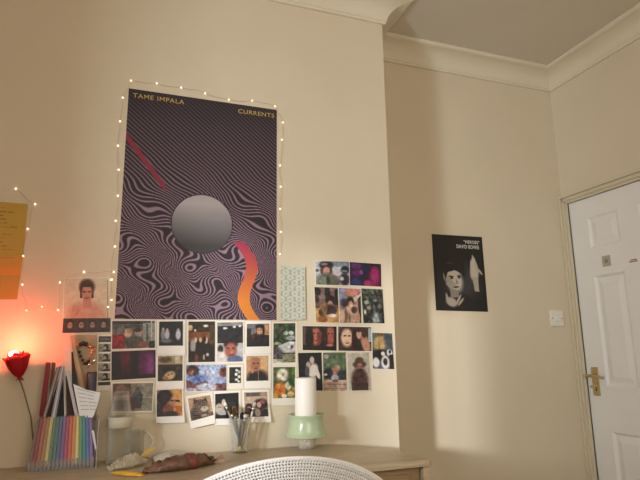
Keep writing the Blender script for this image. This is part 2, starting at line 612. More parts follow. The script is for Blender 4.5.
# ------------------------------------------------------------------ large poster on the chimney breast
pq = [(-0.0050, 2.1555), (0.6040, 2.1530), (0.6040, 1.2470), (-0.0060, 1.2470)]
po = thing('poster', 'large dark purple poster of wavy mauve stripes with gold lettering', 'poster', (0.30, 0, 1.247))
obj('paper', sheet(pq, -0.0005, 0.0006, n=4), M_paper, po)
W_, H_ = 250, 375
cv = Cv(W_, H_, (38, 28, 36))
x, y = cv.u * 0.61, cv.v * 0.914
grow = np.clip((y - 0.28) / 0.45, 0, 1)
warp = grow * (0.030 * np.sin(x * 17 + y * 9) + 0.020 * np.sin(x * 31 - y * 23 + 1.3) + 0.010 * np.sin(y * 55 + x * 12))
th = R(52) - 0.35 * grow
ph = (y * math.cos(0.70) - x * math.sin(0.70)) * (1 - 0) + warp * 1.6
per = 0.0118 + 0.0105 * grow * 0.6
s_ = np.sin(2 * PI * ph / 0.0135)
k = np.clip((s_ - 0.25 + 0.25 * grow) / 0.6, 0, 1)
line = np.array((146, 120, 136.)) * (0.62 + 0.38 * np.clip(y / 0.5, 0, 1))[..., None]
cv.a = cv.a * (1 - k[..., None]) + line * k[..., None]
cv.mix(np.clip((0.13 - y) / 0.14, 0, 1) * 0.55, (38, 32, 40))
# plain red bar, orange ribbon, flat grey disc
bar = np.abs((y - 0.20) - (x - 0.0) * 1.28)
cv.mix(((bar < 0.017) & (x < 0.155)).astype(float), (132, 42, 62))
rb = 0.455 + 0.075 * np.clip((y - .62) / .3, 0, 1) + 0.034 * np.sin((y - 0.60) * 19)
rk = (np.abs(x - rb) < 0.024) & (y > 0.60)
tt = np.clip((y - 0.62) / 0.22, 0, 1)[..., None]
rc_ = np.array((164, 50, 78.)) * (1 - tt) + np.array((224, 134, 50.)) * tt
cv.a = np.where(rk[..., None], rc_, cv.a)
dd = np.sqrt((x - 0.305) ** 2 + (y - 0.535) ** 2) / 0.118
tone = 176 - 116 * np.clip((y - 0.455) / 0.17, 0, 1)
cv.a = np.where((dd < 1)[..., None], np.stack([tone, tone * .95, tone * .96], -1), cv.a)
cv.a = np.where(((dd > 1) & (dd < 1.035))[..., None], np.array((52, 42, 50.)), cv.a)
painted('artwork', cv, pq, po, y=-0.0014, material=MATTE)
lettering('lettering', 'TAME IMPALA', po, 0.012, 2.119, -0.0020, 0.019, 0.199, M_gold)
lettering('lettering', 'CURRENTS', po, 0.592, 2.114, -0.0020, 0.019, 0.157, M_gold, align='RIGHT')

# black portrait poster in the alcove
bq = [(1.540, 1.722), (1.857, 1.724), (1.861, 1.316), (1.541, 1.320)]
bp_ = thing('poster', 'black poster with a pale portrait in the alcove', 'poster', (1.70, D, 1.316))
obj('paper', sheet(bq, D - .0005, 0.0006, n=3), mat('black_poster_paper', (24, 22, 24), .4, noise=.02), bp_)
cv = Cv(96, 126, (20, 19, 21)).ops([
    ('el', .52, .62, .34, .24, (58, 56, 60), 0, .9),
    ('el', .36, 1.02, .46, .26, (26, 25, 27), 0, .2),
    ('el', .36, .46, .24, .18, (22, 20, 22), -14),
    ('el', .37, .575, .165, .185, (198, 188, 174), -18),
    ('el', .20, .55, .03, .05, (150, 140, 128)),
    ('pg', [(.14, .40), (.58, .36), (.60, .54), (.50, .50), (.40, .47), (.26, .50), (.22, .60)], (22, 20, 22)),
    ('pg', [(.26, .52), (.40, .66), (.34, .74), (.22, .66)], (168, 158, 146)),
    ('el', .33, .555, .045, .012, (36, 32, 32), 8), ('el', .48, .545, .04, .012, (36, 32, 32), 8),
    ('el', .335, .575, .028, .012, (60, 54, 52)), ('el', .475, .565, .026, .012, (60, 54, 52)),
    ('pg', [(.42, .57), (.46, .645), (.40, .65)], (146, 134, 122)),
    ('el', .41, .69, .055, .014, (84, 68, 66), -6),
    ('pg', [(.28, .72), (.46, .73), (.44, .82), (.30, .83)], (140, 132, 122)),
    ('pg', [(.20, .80), (.36, .86), (.50, .78), (.66, .97), (.12, .98)], (30, 28, 30)),
    ('el', .785, .50, .085, .11, (196, 186, 172)), ('pg', [(.74, .55), (.85, .55), (.86, .74), (.77, .74)], (178, 168, 154)),
    ('el', .735, .40, .022, .09, (192, 182, 168), 4), ('el', .775, .36, .022, .11, (198, 188, 174), 0),
    ('el', .815, .375, .021, .10, (192, 182, 168), -5), ('el', .85, .42, .019, .08, (182, 172, 158), -10),
    ('el', .90, .47, .020, .06, (178, 168, 154), -40),
    ('el', .30, .885, .11, .06, (172, 162, 150), 24), ('el', .22, .83, .022, .06, (172, 162, 150), -10), ('el', .44, .85, .02, .08, (178, 168, 154), 30), ('el', .48, .88, .02, .07, (172, 162, 150), 42)])
painted('artwork', cv, bq, bp_, y=D - .0014)
lettering('lettering', '\u201cHEROES\u201d', bp_, 1.838, 1.682, D - .0022, 0.018, 0.102, M_whiteink, align='RIGHT')
lettering('lettering', 'DAVID BOWIE', bp_, 1.832, 1.654, D - .0022, 0.020, 0.142, M_whiteink, align='RIGHT')

# ------------------------------------------------------------------ photographs and prints on the wall
SKIN, DK, WH = (196, 150, 124), (26, 24, 28), (236, 232, 224)


def face(cx, cy, r, hair=(40, 30, 26), skin=SKIN, asp=1.0, tilt=0):
    """a small generic face: hair, skin, eyes, mouth"""
    d = tuple(int(c * .35) for c in skin)
    return [('el', cx, cy - r * .22, r * 1.05 / asp, r * 1.2, hair, tilt), ('el', cx, cy + r * .12, r * .78 / asp, r, skin, tilt),
            ('el', cx - r * .3 / asp, cy, r * .15 / asp, r * .09, d), ('el', cx + r * .3 / asp, cy, r * .15 / asp, r * .09, d),
            ('el', cx, cy + r * .58, r * .3 / asp, r * .1, tuple(int(c * .6) for c in skin))]


def photo(name, label, group, outer, image, bg, ops, curl=0.0, card=None, long_side=64, nz=None):
    zt = (outer[0][1] + outer[1][1]) / 2
    zb = (outer[2][1] + outer[3][1]) / 2
    cx = sum(p[0] for p in outer) / 4
    cf = (lambda z: curl * np.clip((zt - z) / (zt - zb), 0, 1.05) ** 2) if curl else None
    t = thing(name, label, 'photo', (cx, 0, zb), group)
    obj('paper', sheet(outer, -0.0004, 0.0007, cf), card or M_paper, t)
    iw = math.dist(image[0], image[1])
    ih = math.dist(image[0], image[3])
    k = long_side / max(iw, ih)
    cv = Cv(max(8, int(iw * k)), max(8, int(ih * k)), bg).ops(ops)
    if nz:
        cv.nz(*nz)
        cv.nz(nz[0] * .3 + 3, 26, nz[2] + 50)
    cv.a = 245 * (np.clip(cv.a, 0, 255) / 255) ** 1.18
    painted('picture', cv, image, t, y=-0.0018, curl=cf)
    return t


def grown(q, e=0.004):
    """outer card a little larger than the print"""
    (a, b), (c, d), (e_, f), (g, h) = q
    return [(a - e, b + e), (c + e, d + e), (e_ + e, f - e), (g - e, h - e)]


INST, PRN = 'instant photos on the wall', 'small prints on the wall'

q = [(-0.0136, 1.2394), (0.1346, 1.2406), (0.1397, 1.1423), (-0.0085, 1.1396)]
photo('photo_print', 'print of people in a train carriage with a red seat, under the poster corner', PRN, grown(q), q, (110, 104, 96), [
    ('rc', 0, 0, 1, .12, (60, 62, 66)), ('pg', [(0, .12), (.8, .14), (.7, .24), (0, .3)], (86, 88, 92)), ('rc', .72, .08, 1, 1, (150, 158, 150)),
    ('rc', .80, .1, .84, .8, (90, 96, 92)), ('rc', .9, .0, .93, 1, (196, 196, 186)), ('el', .17, .4, .08, .14, (130, 124, 118)), ('rc', .0, .5, .30, 1, (150, 26, 44)),
    ('el', .37, .44, .09, .16, (206, 180, 160)), ('el', .40, .36, .07, .09, (170, 140, 110)), ('el', .62, .42, .10, .16, (176, 160, 146)), ('el', .60, .33, .09, .08, (70, 56, 46)),
    ('el', .5, .78, .22, .22, (84, 82, 70)), ('el', .75, .85, .2, .12, (140, 92, 84)), ('rc', .86, .75, 1, 1, (40, 44, 50))], nz=(16, 14, 1))

q = [(-0.0096, 1.1308), (0.1421, 1.1353), (0.1469, 1.0352), (-0.0044, 1.0303)]
photo('photo_print', 'dark print in plum and magenta stage light, below the train print', PRN, grown(q, .003), q, (42, 18, 34), [
    ('el', .30, .3, .16, .5, (96, 22, 52), 0, .9), ('el', .75, .45, .22, .6, (98, 30, 84), 0, .9), ('el', .88, .55, .10, .4, (142, 70, 140), 0, .9),
    ('el', .36, .25, .05, .12, (120, 34, 60), 0, .8), ('el', .52, .5, .09, .6, (26, 14, 26), 0, .8), ('rc', 0, .85, 1, 1, (34, 18, 34)), ('el', .1, .5, .1, .5, (34, 16, 30), 0, .9)], nz=(8, 10, 2))

q = [(0.0005, 1.0191), (0.1389, 1.0167), (0.1381, 0.9202), (0.0060, 0.9249)]
photo('photo_print', 'white bordered print of a grey hooded figure, left of the snapshots and behind the bottle', PRN,
      [(-0.0044, 1.0244), (0.1447, 1.0218), (0.1425, 0.9138), (0.0017, 0.9197)], q, (150, 140, 122), [
    ('rc', 0, 0, .45, .4, (118, 92, 80)), ('el', .2, .25, .12, .2, (150, 116, 98)), ('rc', .7, 0, 1, 1, (156, 152, 138)), ('rc', .7, .5, 1, .53, (186, 182, 168)),
    ('pg', [(.52, .9), (.48, .45), (.62, .1), (.76, .45), (.72, .9)], (82, 84, 92)), ('el', .62, .3, .07, .12, (112, 106, 108)), ('el', .45, .8, .12, .3, (110, 66, 62)), ('el', .2, .7, .2, .25, (96, 86, 80))], curl=.006, nz=(12, 12, 3))

photo('instant_photo', 'instant photo of three pale figures on a dark night, top row beside the train print', INST,
      [(0.1426, 1.2447), (0.2459, 1.2462), (0.2500, 1.1160), (0.1464, 1.1176)], [(0.1508, 1.2381), (0.2372, 1.2401), (0.2400, 1.1493), (0.1532, 1.1494)], (24, 24, 38), [
    ('el', .17, .55, .10, .24, (150, 150, 162), 0, .6), ('el', .17, .32, .05, .07, (190, 180, 176)), ('el', .34, .55, .10, .22, (196, 194, 204), 0, .6), ('el', .34, .35, .05, .06, (200, 180, 168)),
    ('el', .8, .55, .11, .22, (206, 206, 214), 0, .6), ('el', .8, .36, .05, .06, (210, 192, 178)), ('rc', 0, .84, 1, 1, (20, 20, 32)), ('el', .3, .8, .25, .08, (120, 120, 130), 0, .8)], curl=.003, card=M_instax, nz=(6, 14, 4))

photo('instant_photo', 'instant photo of a person lying back beside a window, under the night figures', INST,
      [(0.1461, 1.1169), (0.2448, 1.1161), (0.2491, 0.9927), (0.1486, 0.9956)], [(0.1520, 1.1128), (0.2406, 1.1129), (0.2431, 1.0213), (0.1545, 1.0219)], (58, 48, 42), [
    ('rc', 0, 0, 1, .34, (176, 156, 130)), ('el', .3, .16, .26, .12, (112, 92, 66)), ('rc', .7, 0, .9, .3, (206, 190, 166)), ('el', .5, .7, .36, .28, (36, 28, 26)),
    ('el', .48, .78, .24, .16, (208, 176, 142), -20), ('el', .3, .88, .12, .08, (180, 130, 96)), ('el', .43, .76, .05, .02, DK), ('el', .58, .72, .04, .02, DK), ('el', .85, .6, .12, .2, (70, 56, 46))], curl=.004, card=M_instax, nz=(14, 10, 5))

photo('instant_photo', 'instant photo of a dark haired person against an orange wall, lowest left by the bottle', INST,
      [(0.1470, 0.9999), (0.2460, 1.0000), (0.2554, 0.8734), (0.1546, 0.8762)], [(0.1531, 0.9905), (0.2419, 0.9916), (0.2467, 0.8970), (0.1564, 0.8982)], (214, 164, 104), [
    ('el', .3, .3, .32, .34, (38, 28, 34)), ('rc', 0, .5, .3, 1, (42, 34, 40)), ('el', .56, .5, .17, .24, (196, 146, 116), 10), ('el', .45, .75, .22, .2, (146, 88, 66)), ('el', .36, .28, .2, .2, (46, 34, 40)),
    ('rc', .72, .62, 1, .86, (196, 120, 44)), ('el', .82, .44, .1, .04, (44, 34, 34)), ('el', .55, .95, .3, .14, (56, 40, 44)), ('el', .6, .42, .06, .03, DK)], curl=.010, card=M_instax, nz=(12, 12, 6))

q = [(0.2577, 1.2387), (0.3580, 1.2400), (0.3613, 1.0875), (0.2619, 1.0880)]
photo('photo_print', 'tall print of three people in black at an orange lit party, top row', PRN,
      [(0.2523, 1.2439), (0.3621, 1.2454), (0.3660, 1.0815), (0.2570, 1.0822)], q, (58, 42, 30), [
    ('rc', 0, .27, 1, .48, (136, 84, 48)), ('el', .06, .16, .1, .08, (206, 186, 140)), ('el', .25, .22, .03, .03, (250, 240, 210)), ('el', .65, .11, .1, .03, (226, 226, 210)), ('rc', .78, .1, 1, .55, (88, 70, 48)),
    ('el', .18, .6, .11, .17, (170, 164, 160)), ('el', .27, .46, .05, .07, (214, 186, 160)), ('el', .43, .65, .16, .2, (34, 26, 30)), ('el', .45, .46, .05, .06, (218, 186, 160)),
    ('el', .66, .7, .16, .26, (30, 24, 30)), ('el', .66, .47, .07, .08, (224, 196, 176)), ('el', .6, .44, .06, .08, (36, 20, 22)), ('el', .72, .82, .06, .04, (200, 190, 190)), ('rc', 0, .74, .25, 1, (34, 26, 30)),
    ('el', .3, .9, .06, .1, (130, 60, 56)), ('el', .58, .88, .04, .07, (190, 160, 150)), ('rc', .8, .6, 1, 1, (32, 34, 40))], nz=(10, 16, 7))

q = [(0.3673, 1.2354), (0.4673, 1.2383), (0.4694, 1.0869), (0.3704, 1.0870)]
photo('photo_print', 'tall print of a close up smiling face under white spotlights, top row', PRN,
      [(0.3629, 1.2431), (0.4732, 1.2453), (0.4754, 1.0800), (0.3664, 1.0807)], q, (206, 204, 206), [
    ('rc', 0, 0, 1, .10, (150, 150, 156)), ('rc', 0, .10, 1, .53, (44, 48, 54)), ('el', .28, .15, .06, .03, WH), ('el', .36, .15, .03, .02, WH), ('el', .66, .12, .06, .03, WH), ('el', .88, .1, .06, .03, WH),
    ('el', .12, .68, .11, .1, (66, 56, 54)), ('el', .1, .9, .2, .16, (226, 222, 220)), ('el', .52, .56, .27, .13, (52, 38, 38)), ('el', .53, .72, .24, .2, (184, 116, 102)),
    ('el', .42, .66, .06, .02, (60, 36, 34)), ('el', .63, .66, .06, .02, (60, 36, 34)), ('el', .56, .76, .06, .04, (206, 136, 118)), ('el', .55, .83, .1, .02, (120, 50, 54)), ('el', .7, .95, .3, .1, (106, 124, 160)), ('el', .88, .74, .1, .1, (206, 206, 214))], nz=(8, 14, 8))

photo('instant_photo', 'instant photo of a person in a cap among dark coats, top row', INST,
      [(0.4768, 1.2414), (0.5805, 1.2428), (0.5809, 1.1150), (0.4777, 1.1153)], [(0.4830, 1.2305), (0.5739, 1.2321), (0.5739, 1.1434), (0.4833, 1.1424)], (40, 40, 46), [
    ('rc', 0, 0, 1, .5, (122, 128, 130)), ('rc', 0, .2, .2, .6, (66, 62, 62)), ('rc', .78, .05, 1, .5, (206, 160, 110)), ('el', .58, .12, .2, .1, (38, 32, 36)), ('el', .56, .34, .15, .17, (218, 166, 134)), ('el', .52, .28, .04, .02, DK), ('el', .62, .28, .04, .02, DK),
    ('rc', .42, .12, .46, .5, (52, 40, 36)), ('el', .4, .62, .2, .2, (92, 44, 40)), ('el', .65, .78, .36, .3, (42, 38, 42)), ('rc', 0, .85, 1, 1, (34, 34, 40)), ('el', .75, .3, .05, .2, (50, 38, 34))], curl=.002, card=M_instax, nz=(12, 10, 9))

photo('instant_photo', 'instant photo of a bald man in a dark jacket, tan background', INST,
      [(0.4746, 1.1142), (0.5805, 1.1134), (0.5810, 0.9822), (0.4755, 0.9847)], [(0.4829, 1.1072), (0.5708, 1.1074), (0.5708, 1.0120), (0.4830, 1.0128)], (206, 166, 122), [
    ('el', .8, .3, .25, .4, (222, 184, 140), 0, .8), ('el', .5, .98, .5, .42, (46, 42, 46)), ('rc', .52, .6, .56, 1, (150, 120, 100)), ('el', .42, .36, .22, .28, (186, 132, 108)), ('el', .42, .17, .2, .1, (166, 120, 100)),
    ('el', .34, .3, .07, .025, (66, 44, 40)), ('el', .52, .3, .07, .025, (66, 44, 40)), ('el', .43, .5, .09, .03, (120, 66, 60)), ('el', .28, .6, .07, .1, (196, 146, 120))], curl=.004, card=M_instax, nz=(8, 10, 10))

q = [(0.5917, 1.2333), (0.6833, 1.2349), (0.6824, 1.0794), (0.5909, 1.0789)]
photo('photo_print', 'tall print of green tree branches over a pale house, below the poster corner', PRN,
      [(0.5859, 1.2388), (0.6901, 1.2402), (0.6895, 1.0671), (0.5856, 1.0678)], q, (72, 88, 66), [
    ('el', .55, .25, .12, .05, (190, 200, 190)), ('el', .8, .25, .12, .05, (206, 212, 206)), ('el', .8, .38, .2, .06, (180, 190, 190)), ('pg', [(.2, .58), (.75, .46), (1, .48), (1, .75), (.35, .75)], (206, 204, 204)), ('el', .2, .52, .16, .04, (170, 184, 158)),
    ('el', .84, .61, .06, .05, (96, 96, 104)), ('el', .2, .76, .22, .14, (104, 98, 100)), ('rc', .4, .78, 1, 1, (150, 152, 124)), ('rc', 0, .9, .5, 1, (190, 190, 176)), ('el', .2, .82, .08, .06, (60, 58, 60))], nz=(26, 18, 11))

q = [(0.2542, 1.0783), (0.4054, 1.0769), (0.4078, 0.9798), (0.2582, 0.9831)]
photo('photo_print', 'wide pale blue print with two small brown heads, in the middle row', PRN, grown(q, .003), q, (158, 178, 216), [
    ('el', .6, .35, .3, .3, (196, 206, 228), 0, .9), ('el', .25, .55, .25, .2, (120, 146, 200), 0, .9), ('el', .16, .22, .15, .2, (70, 44, 44)), ('el', .12, .28, .08, .12, (150, 104, 88)), ('el', .92, .3, .1, .2, (150, 96, 88)), ('el', .94, .2, .08, .1, (110, 70, 66)),
    ('pg', [(0, .55), (.2, .72), (.45, .62), (.62, .75), (1, .7), (1, 1), (0, 1)], (128, 84, 88)), ('el', .5, .86, .25, .16, (202, 206, 222)), ('el', .12, .97, .14, .1, (190, 194, 214))], nz=(22, 16, 12))

photo('photo_print', 'smallest print, black and white leaves, between the blue print and the bald man', PRN,
      [(0.4105, 1.0746), (0.4712, 1.0741), (0.4724, 0.9849), (0.4115, 0.9859)], [(0.4168, 1.0662), (0.4619, 1.0660), (0.4628, 1.0060), (0.4176, 1.0067)], (42, 48, 44), [
    ('el', .65, .2, .14, .08, WH, 30), ('el', .6, .45, .14, .1, WH, -20), ('el', .85, .6, .14, .1, WH, 20), ('el', .62, .78, .16, .08, WH, -10), ('el', .85, .3, .12, .1, (200, 200, 196)), ('el', .8, .9, .12, .07, WH), ('el', .2, .5, .15, .4, (52, 60, 54))], long_side=36, nz=(10, 12, 13))

q = [(0.5913, 1.0623), (0.6810, 1.0614), (0.6808, 0.9431), (0.5909, 0.9445)]
photo('photo_print', 'print of white and orange flowers on green leaves, left of the candle', PRN,
      [(0.5856, 1.0674), (0.6874, 1.0660), (0.6873, 0.9150), (0.5853, 0.9174)], q, (96, 110, 70), [
    ('el', .42, .25, .26, .2, (244, 240, 228)), ('el', .45, .24, .06, .06, (214, 186, 90)), ('el', .3, .72, .28, .24, (218, 132, 56)), ('el', .22, .62, .1, .1, (232, 168, 96)), ('el', .68, .62, .15, .14, (232, 230, 214)), ('el', .82, .5, .12, .12, (70, 110, 66)), ('el', .8, .88, .16, .1, (214, 190, 120)), ('el', .68, .62, .04, .04, (220, 170, 70)), ('el', .5, .94, .12, .07, (234, 220, 190)), ('el', .92, .15, .1, .12, (112, 146, 84)), ('el', .1, .92, .1, .08, (224, 196, 110)), ('el', .93, .73, .07, .07, (224, 160, 90))], curl=.003, nz=(20, 14, 14))

photo('instant_photo', 'tilted instant photo of a tabby cat', INST,
      [(0.2566, 0.9653), (0.3542, 0.9774), (0.3670, 0.8648), (0.2770, 0.8512)], [(0.2652, 0.9567), (0.3462, 0.9661), (0.3600, 0.8941), (0.2784, 0.8767)], (196, 164, 132), [
    ('el', .40, .80, .42, .40, (92, 80, 70)), ('el', .52, .46, .36, .33, (118, 104, 90)), ('pg', [(.20, .32), (.24, .04), (.44, .18)], (92, 78, 68)), ('pg', [(.60, .18), (.80, .06), (.84, .34)], (92, 78, 68)),
    ('el', .66, .60, .17, .12, (206, 196, 182)), ('el', .48, .46, .075, .05, (170, 168, 104)), ('el', .78, .44, .06, .05, (170, 168, 104)), ('el', .48, .46, .028, .045, DK), ('el', .78, .44, .024, .045, DK), ('el', .66, .55, .04, .03, (168, 110, 102)), ('el', .66, .66, .10, .012, (96, 82, 74)),
    ('rc', .44, .14, .47, .32, (50, 42, 38)), ('rc', .53, .13, .56, .34, (50, 42, 38)), ('rc', .62, .14, .65, .32, (50, 42, 38)), ('el', .24, .52, .10, .02, (52, 44, 40), 20), ('el', .25, .62, .11, .02, (52, 44, 40), 8), ('el', .28, .82, .20, .025, (50, 42, 38), 12), ('el', .36, .92, .24, .025, (50, 42, 38), 8), ('el', .60, .90, .14, .06, (176, 164, 150)), ('rc', .80, .82, 1, 1, (120, 98, 86))], curl=.012, card=M_instax, nz=(10, 18, 15))

photo('instant_photo', 'instant photo of a pale haired pair in the dark, behind the brushes', INST,
      [(0.3598, 0.9783), (0.4616, 0.9786), (0.4650, 0.8540), (0.3646, 0.8575)], [(0.3649, 0.9690), (0.4544, 0.9714), (0.4555, 0.8777), (0.3670, 0.8802)], (32, 32, 38), [
    ('el', .18, .62, .2, .22, (206, 198, 190)), ('el', .16, .5, .12, .1, (214, 186, 164)), ('el', .36, .38, .09, .16, (214, 204, 192)), ('el', .32, .78, .14, .16, (196, 192, 190)), ('el', .7, .45, .18, .14, (58, 54, 58)), ('rc', 0, .86, 1, 1, (24, 24, 30)), ('el', .14, .54, .03, .02, DK), ('el', .22, .54, .03, .02, DK)], curl=.008, card=M_instax, nz=(6, 12, 16))

photo('instant_photo', 'curled instant photo of two dark haired friends, right of the brushes', INST,
      [(0.4686, 0.9791), (0.5738, 0.9775), (0.5799, 0.8571), (0.4734, 0.8607)], [(0.4757, 0.9706), (0.5666, 0.9695), (0.5703, 0.8790), (0.4777, 0.8809)], (186, 160, 142), [
    ('rc', .08, .02, .7, .18, (112, 106, 100)), ('rc', 0, .18, 1, .45, (206, 182, 164)), ('el', .2, .62, .16, .16, (44, 36, 40)), ('el', .2, .66, .09, .1, (176, 130, 110)), ('el', .7, .5, .3, .22, (50, 40, 46)), ('el', .62, .52, .1, .12, (206, 160, 140)), ('el', .78, .4, .12, .1, (150, 96, 100)), ('rc', .3, .7, 1, 1, (52, 46, 54)), ('el', .55, .84, .12, .16, (206, 190, 180)), ('rc', 0, .8, .3, 1, (70, 60, 66))], curl=.014, card=M_instax, nz=(10, 12, 17))

q = [(0.7723, 1.4945), (0.9272, 1.4983), (0.9263, 1.3947), (0.7740, 1.3947)]
photo('photo_print', 'print of two people in dark ski helmets on snow, top left of the right-hand set', PRN, grown(q, .002), q, (206, 208, 212), [
    ('rc', .4, 0, 1, .2, (128, 142, 152)), ('el', .7, .15, .3, .08, (146, 158, 168)), ('el', .32, .17, .20, .19, (44, 40, 50)), ('el', .26, .13, .1, .06, (140, 136, 142)), ('el', .32, .42, .17, .22, (70, 44, 48)), ('el', .32, .42, .11, .18, (208, 162, 142)), ('el', .38, .85, .36, .36, (112, 112, 102)), ('el', .24, .85, .14, .2, (140, 146, 136)),
    ('el', .36, .8, .05, .2, (72, 74, 70)), ('el', .88, .35, .13, .16, (34, 38, 46)), ('el', .86, .40, .09, .05, (130, 150, 160)), ('el', .86, .75, .14, .26, (62, 50, 62)), ('el', .78, .72, .06, .08, (206, 206, 214)), ('el', .05, .4, .06, .06, (110, 112, 108)), ('el', .62, .5, .1, .1, (222, 206, 206))], nz=(10, 14, 18))

q = [(0.9305, 1.4971), (1.0804, 1.4946), (1.0782, 1.3937), (0.9291, 1.3965)]
photo('photo_print', 'print glowing magenta and violet, beside the ski helmets', PRN, grown(q, .002), q, (48, 28, 62), [
    ('el', .2, .15, .2, .14, (104, 52, 110), 0, .8), ('el', .25, .45, .22, .14, (112, 40, 112), 0, .8), ('el', .2, .85, .2, .18, (56, 56, 116), 0, .8), ('el', .5, .5, .16, .5, (36, 34, 66), 0, .8), ('el', .8, .6, .22, .5, (116, 22, 72), 0, .6), ('el', .79, .5, .13, .34, (168, 46, 118), 0, .5), ('el', .55, .9, .12, .16, (176, 60, 112), 0, .6), ('el', .72, .9, .1, .14, (146, 40, 90), 0, .6), ('rc', .55, 0, 1, .1, (42, 30, 36)), ('rc', .95, .1, 1, 1, (66, 20, 46)), ('el', .36, .42, .06, .1, (150, 84, 150))], nz=(8, 12, 19))

q = [(0.7672, 1.3844), (0.8725, 1.3839), (0.8755, 1.2370), (0.7728, 1.2382)]
photo('photo_print', 'print of a seated group on an orange wooden floor, below the ski helmets', PRN, grown(q, .0015), q, (120, 96, 84), [
    ('rc', 0, 0, 1, .45, (146, 120, 116)), ('el', .1, .12, .16, .12, (46, 38, 42)), ('el', .55, .15, .12, .18, (38, 32, 38)), ('rc', .85, .05, 1, .5, (40, 38, 44)), ('el', .08, .35, .12, .1, (60, 52, 56)), ('rc', 0, .6, 1, 1, (206, 160, 108)), ('el', .66, .36, .22, .14, (46, 36, 40)), ('el', .64, .48, .12, .1, (206, 166, 146)), ('el', .62, .64, .3, .16, (88, 64, 62)), ('el', .35, .62, .16, .2, (150, 116, 92)), ('el', .3, .9, .2, .1, (150, 96, 56)), ('el', .72, .8, .18, .05, (236, 224, 214)), ('el', .22, .72, .1, .1, (96, 74, 60))], nz=(14, 14, 20))

q = [(0.8771, 1.3836), (0.9783, 1.3819), (0.9773, 1.2358), (0.8791, 1.2366)]
photo('photo_print', 'print of a person in a pale top under a pink ceiling', PRN, grown(q, .0015), q, (170, 140, 126), [
    ('rc', 0, 0, .3, .4, (150, 156, 184)), ('rc', .3, 0, 1, .2, (212, 150, 140)), ('pg', [(.85, .15), (1, .1), (1, 1), (.9, 1)], (74, 60, 54)), ('pg', [(.6, .3), (1, .12), (1, .2), (.7, .4)], (226, 206, 196)), ('el', .25, .42, .2, .12, (70, 66, 84)), ('el', .5, .38, .18, .14, (56, 40, 44)), ('el', .52, .46, .11, .1, (202, 158, 138)), ('el', .5, .75, .32, .26, (206, 176, 154)), ('el', .3, .78, .08, .2, (140, 104, 90)), ('el', .68, .62, .14, .1, (72, 58, 56)), ('el', .45, .85, .06, .16, (150, 116, 100)), ('el', .1, .8, .14, .2, (222, 194, 170)), ('el', .85, .85, .1, .18, (206, 160, 136))], nz=(14, 14, 21))

q = [(0.9812, 1.3842), (1.0836, 1.3829), (1.0871, 1.2354), (0.9867, 1.2362)]
photo('photo_print', 'greyish print of a crowd outdoors, middle right of the right-hand set', PRN, grown(q, .0015), q, (64, 66, 62), [
    ('rc', 0, 0, 1, .28, (84, 88, 80)), ('rc', 0, .15, 1, .2, (56, 60, 56)), ('el', .2, .4, .12, .06, (160, 160, 152)), ('el', .6, .34, .1, .04, (150, 150, 144)), ('el', .3, .55, .1, .06, (150, 142, 134)), ('el', .55, .62, .06, .14, (132, 136, 136)), ('el', .8, .5, .1, .06, (126, 120, 112)), ('el', .6, .85, .16, .16, (150, 156, 156)), ('el', .2, .8, .14, .16, (36, 40, 42)), ('el', .88, .78, .12, .2, (44, 46, 48)), ('el', .12, .68, .06, .08, (172, 172, 166))], nz=(26, 16, 22))

q = [(0.7132, 1.2233), (0.8635, 1.2217), (0.8617, 1.1227), (0.7136, 1.1269)]
photo('photo_print', 'print of two long haired faces in warm shadow, wide row under the group prints', PRN, grown(q, .0025), q, (48, 36, 38), [
    ('el', .05, .4, .1, .4, (112, 92, 88)), ('el', .38, .42, .16, .36, (190, 120, 102)), ('el', .48, .5, .06, .3, (130, 70, 62)), ('el', .34, .30, .03, .03, (70, 40, 38)), ('el', .44, .30, .03, .03, (70, 40, 38)), ('el', .41, .60, .05, .035, (140, 56, 58)), ('el', .2, .5, .12, .5, (44, 30, 34)),
    ('el', .82, .38, .15, .38, (176, 108, 94)), ('el', .66, .5, .07, .5, (74, 40, 42)), ('el', .97, .5, .06, .5, (64, 36, 38)), ('el', .77, .3, .028, .03, (70, 40, 38)), ('el', .87, .3, .028, .03, (70, 40, 38)), ('el', .80, .64, .045, .04, (186, 76, 82)), ('el', .8, .78, .1, .05, (196, 132, 116)), ('rc', 0, .84, 1, 1, (40, 34, 32))], nz=(8, 12, 23))

q = [(0.8702, 1.2217), (1.0227, 1.2191), (1.0208, 1.1186), (0.8693, 1.1226)]
photo('photo_print', 'print of a bright close up face with two people at its right side', PRN, grown(q, .0025), q, (84, 66, 60), [
    ('rc', 0, 0, .16, .3, (120, 110, 104)), ('el', .24, .45, .22, .5, (58, 38, 36)), ('el', .26, .46, .18, .38, (238, 204, 178)), ('el', .2, .38, .05, .03, (72, 50, 46)), ('el', .33, .38, .05, .03, (72, 50, 46)), ('el', .27, .68, .06, .03, (166, 96, 88)), ('el', .5, .55, .1, .5, (66, 36, 36)), ('el', .62, .3, .08, .2, (206, 176, 156)), ('el', .62, .12, .1, .1, (70, 48, 44)), ('el', .62, .85, .1, .3, (46, 52, 54)), ('el', .82, .7, .12, .4, (206, 152, 128), -20), ('rc', .9, .05, 1, .6, (176, 180, 184)), ('el', .78, .25, .08, .2, (78, 54, 48))], nz=(8, 12, 24))

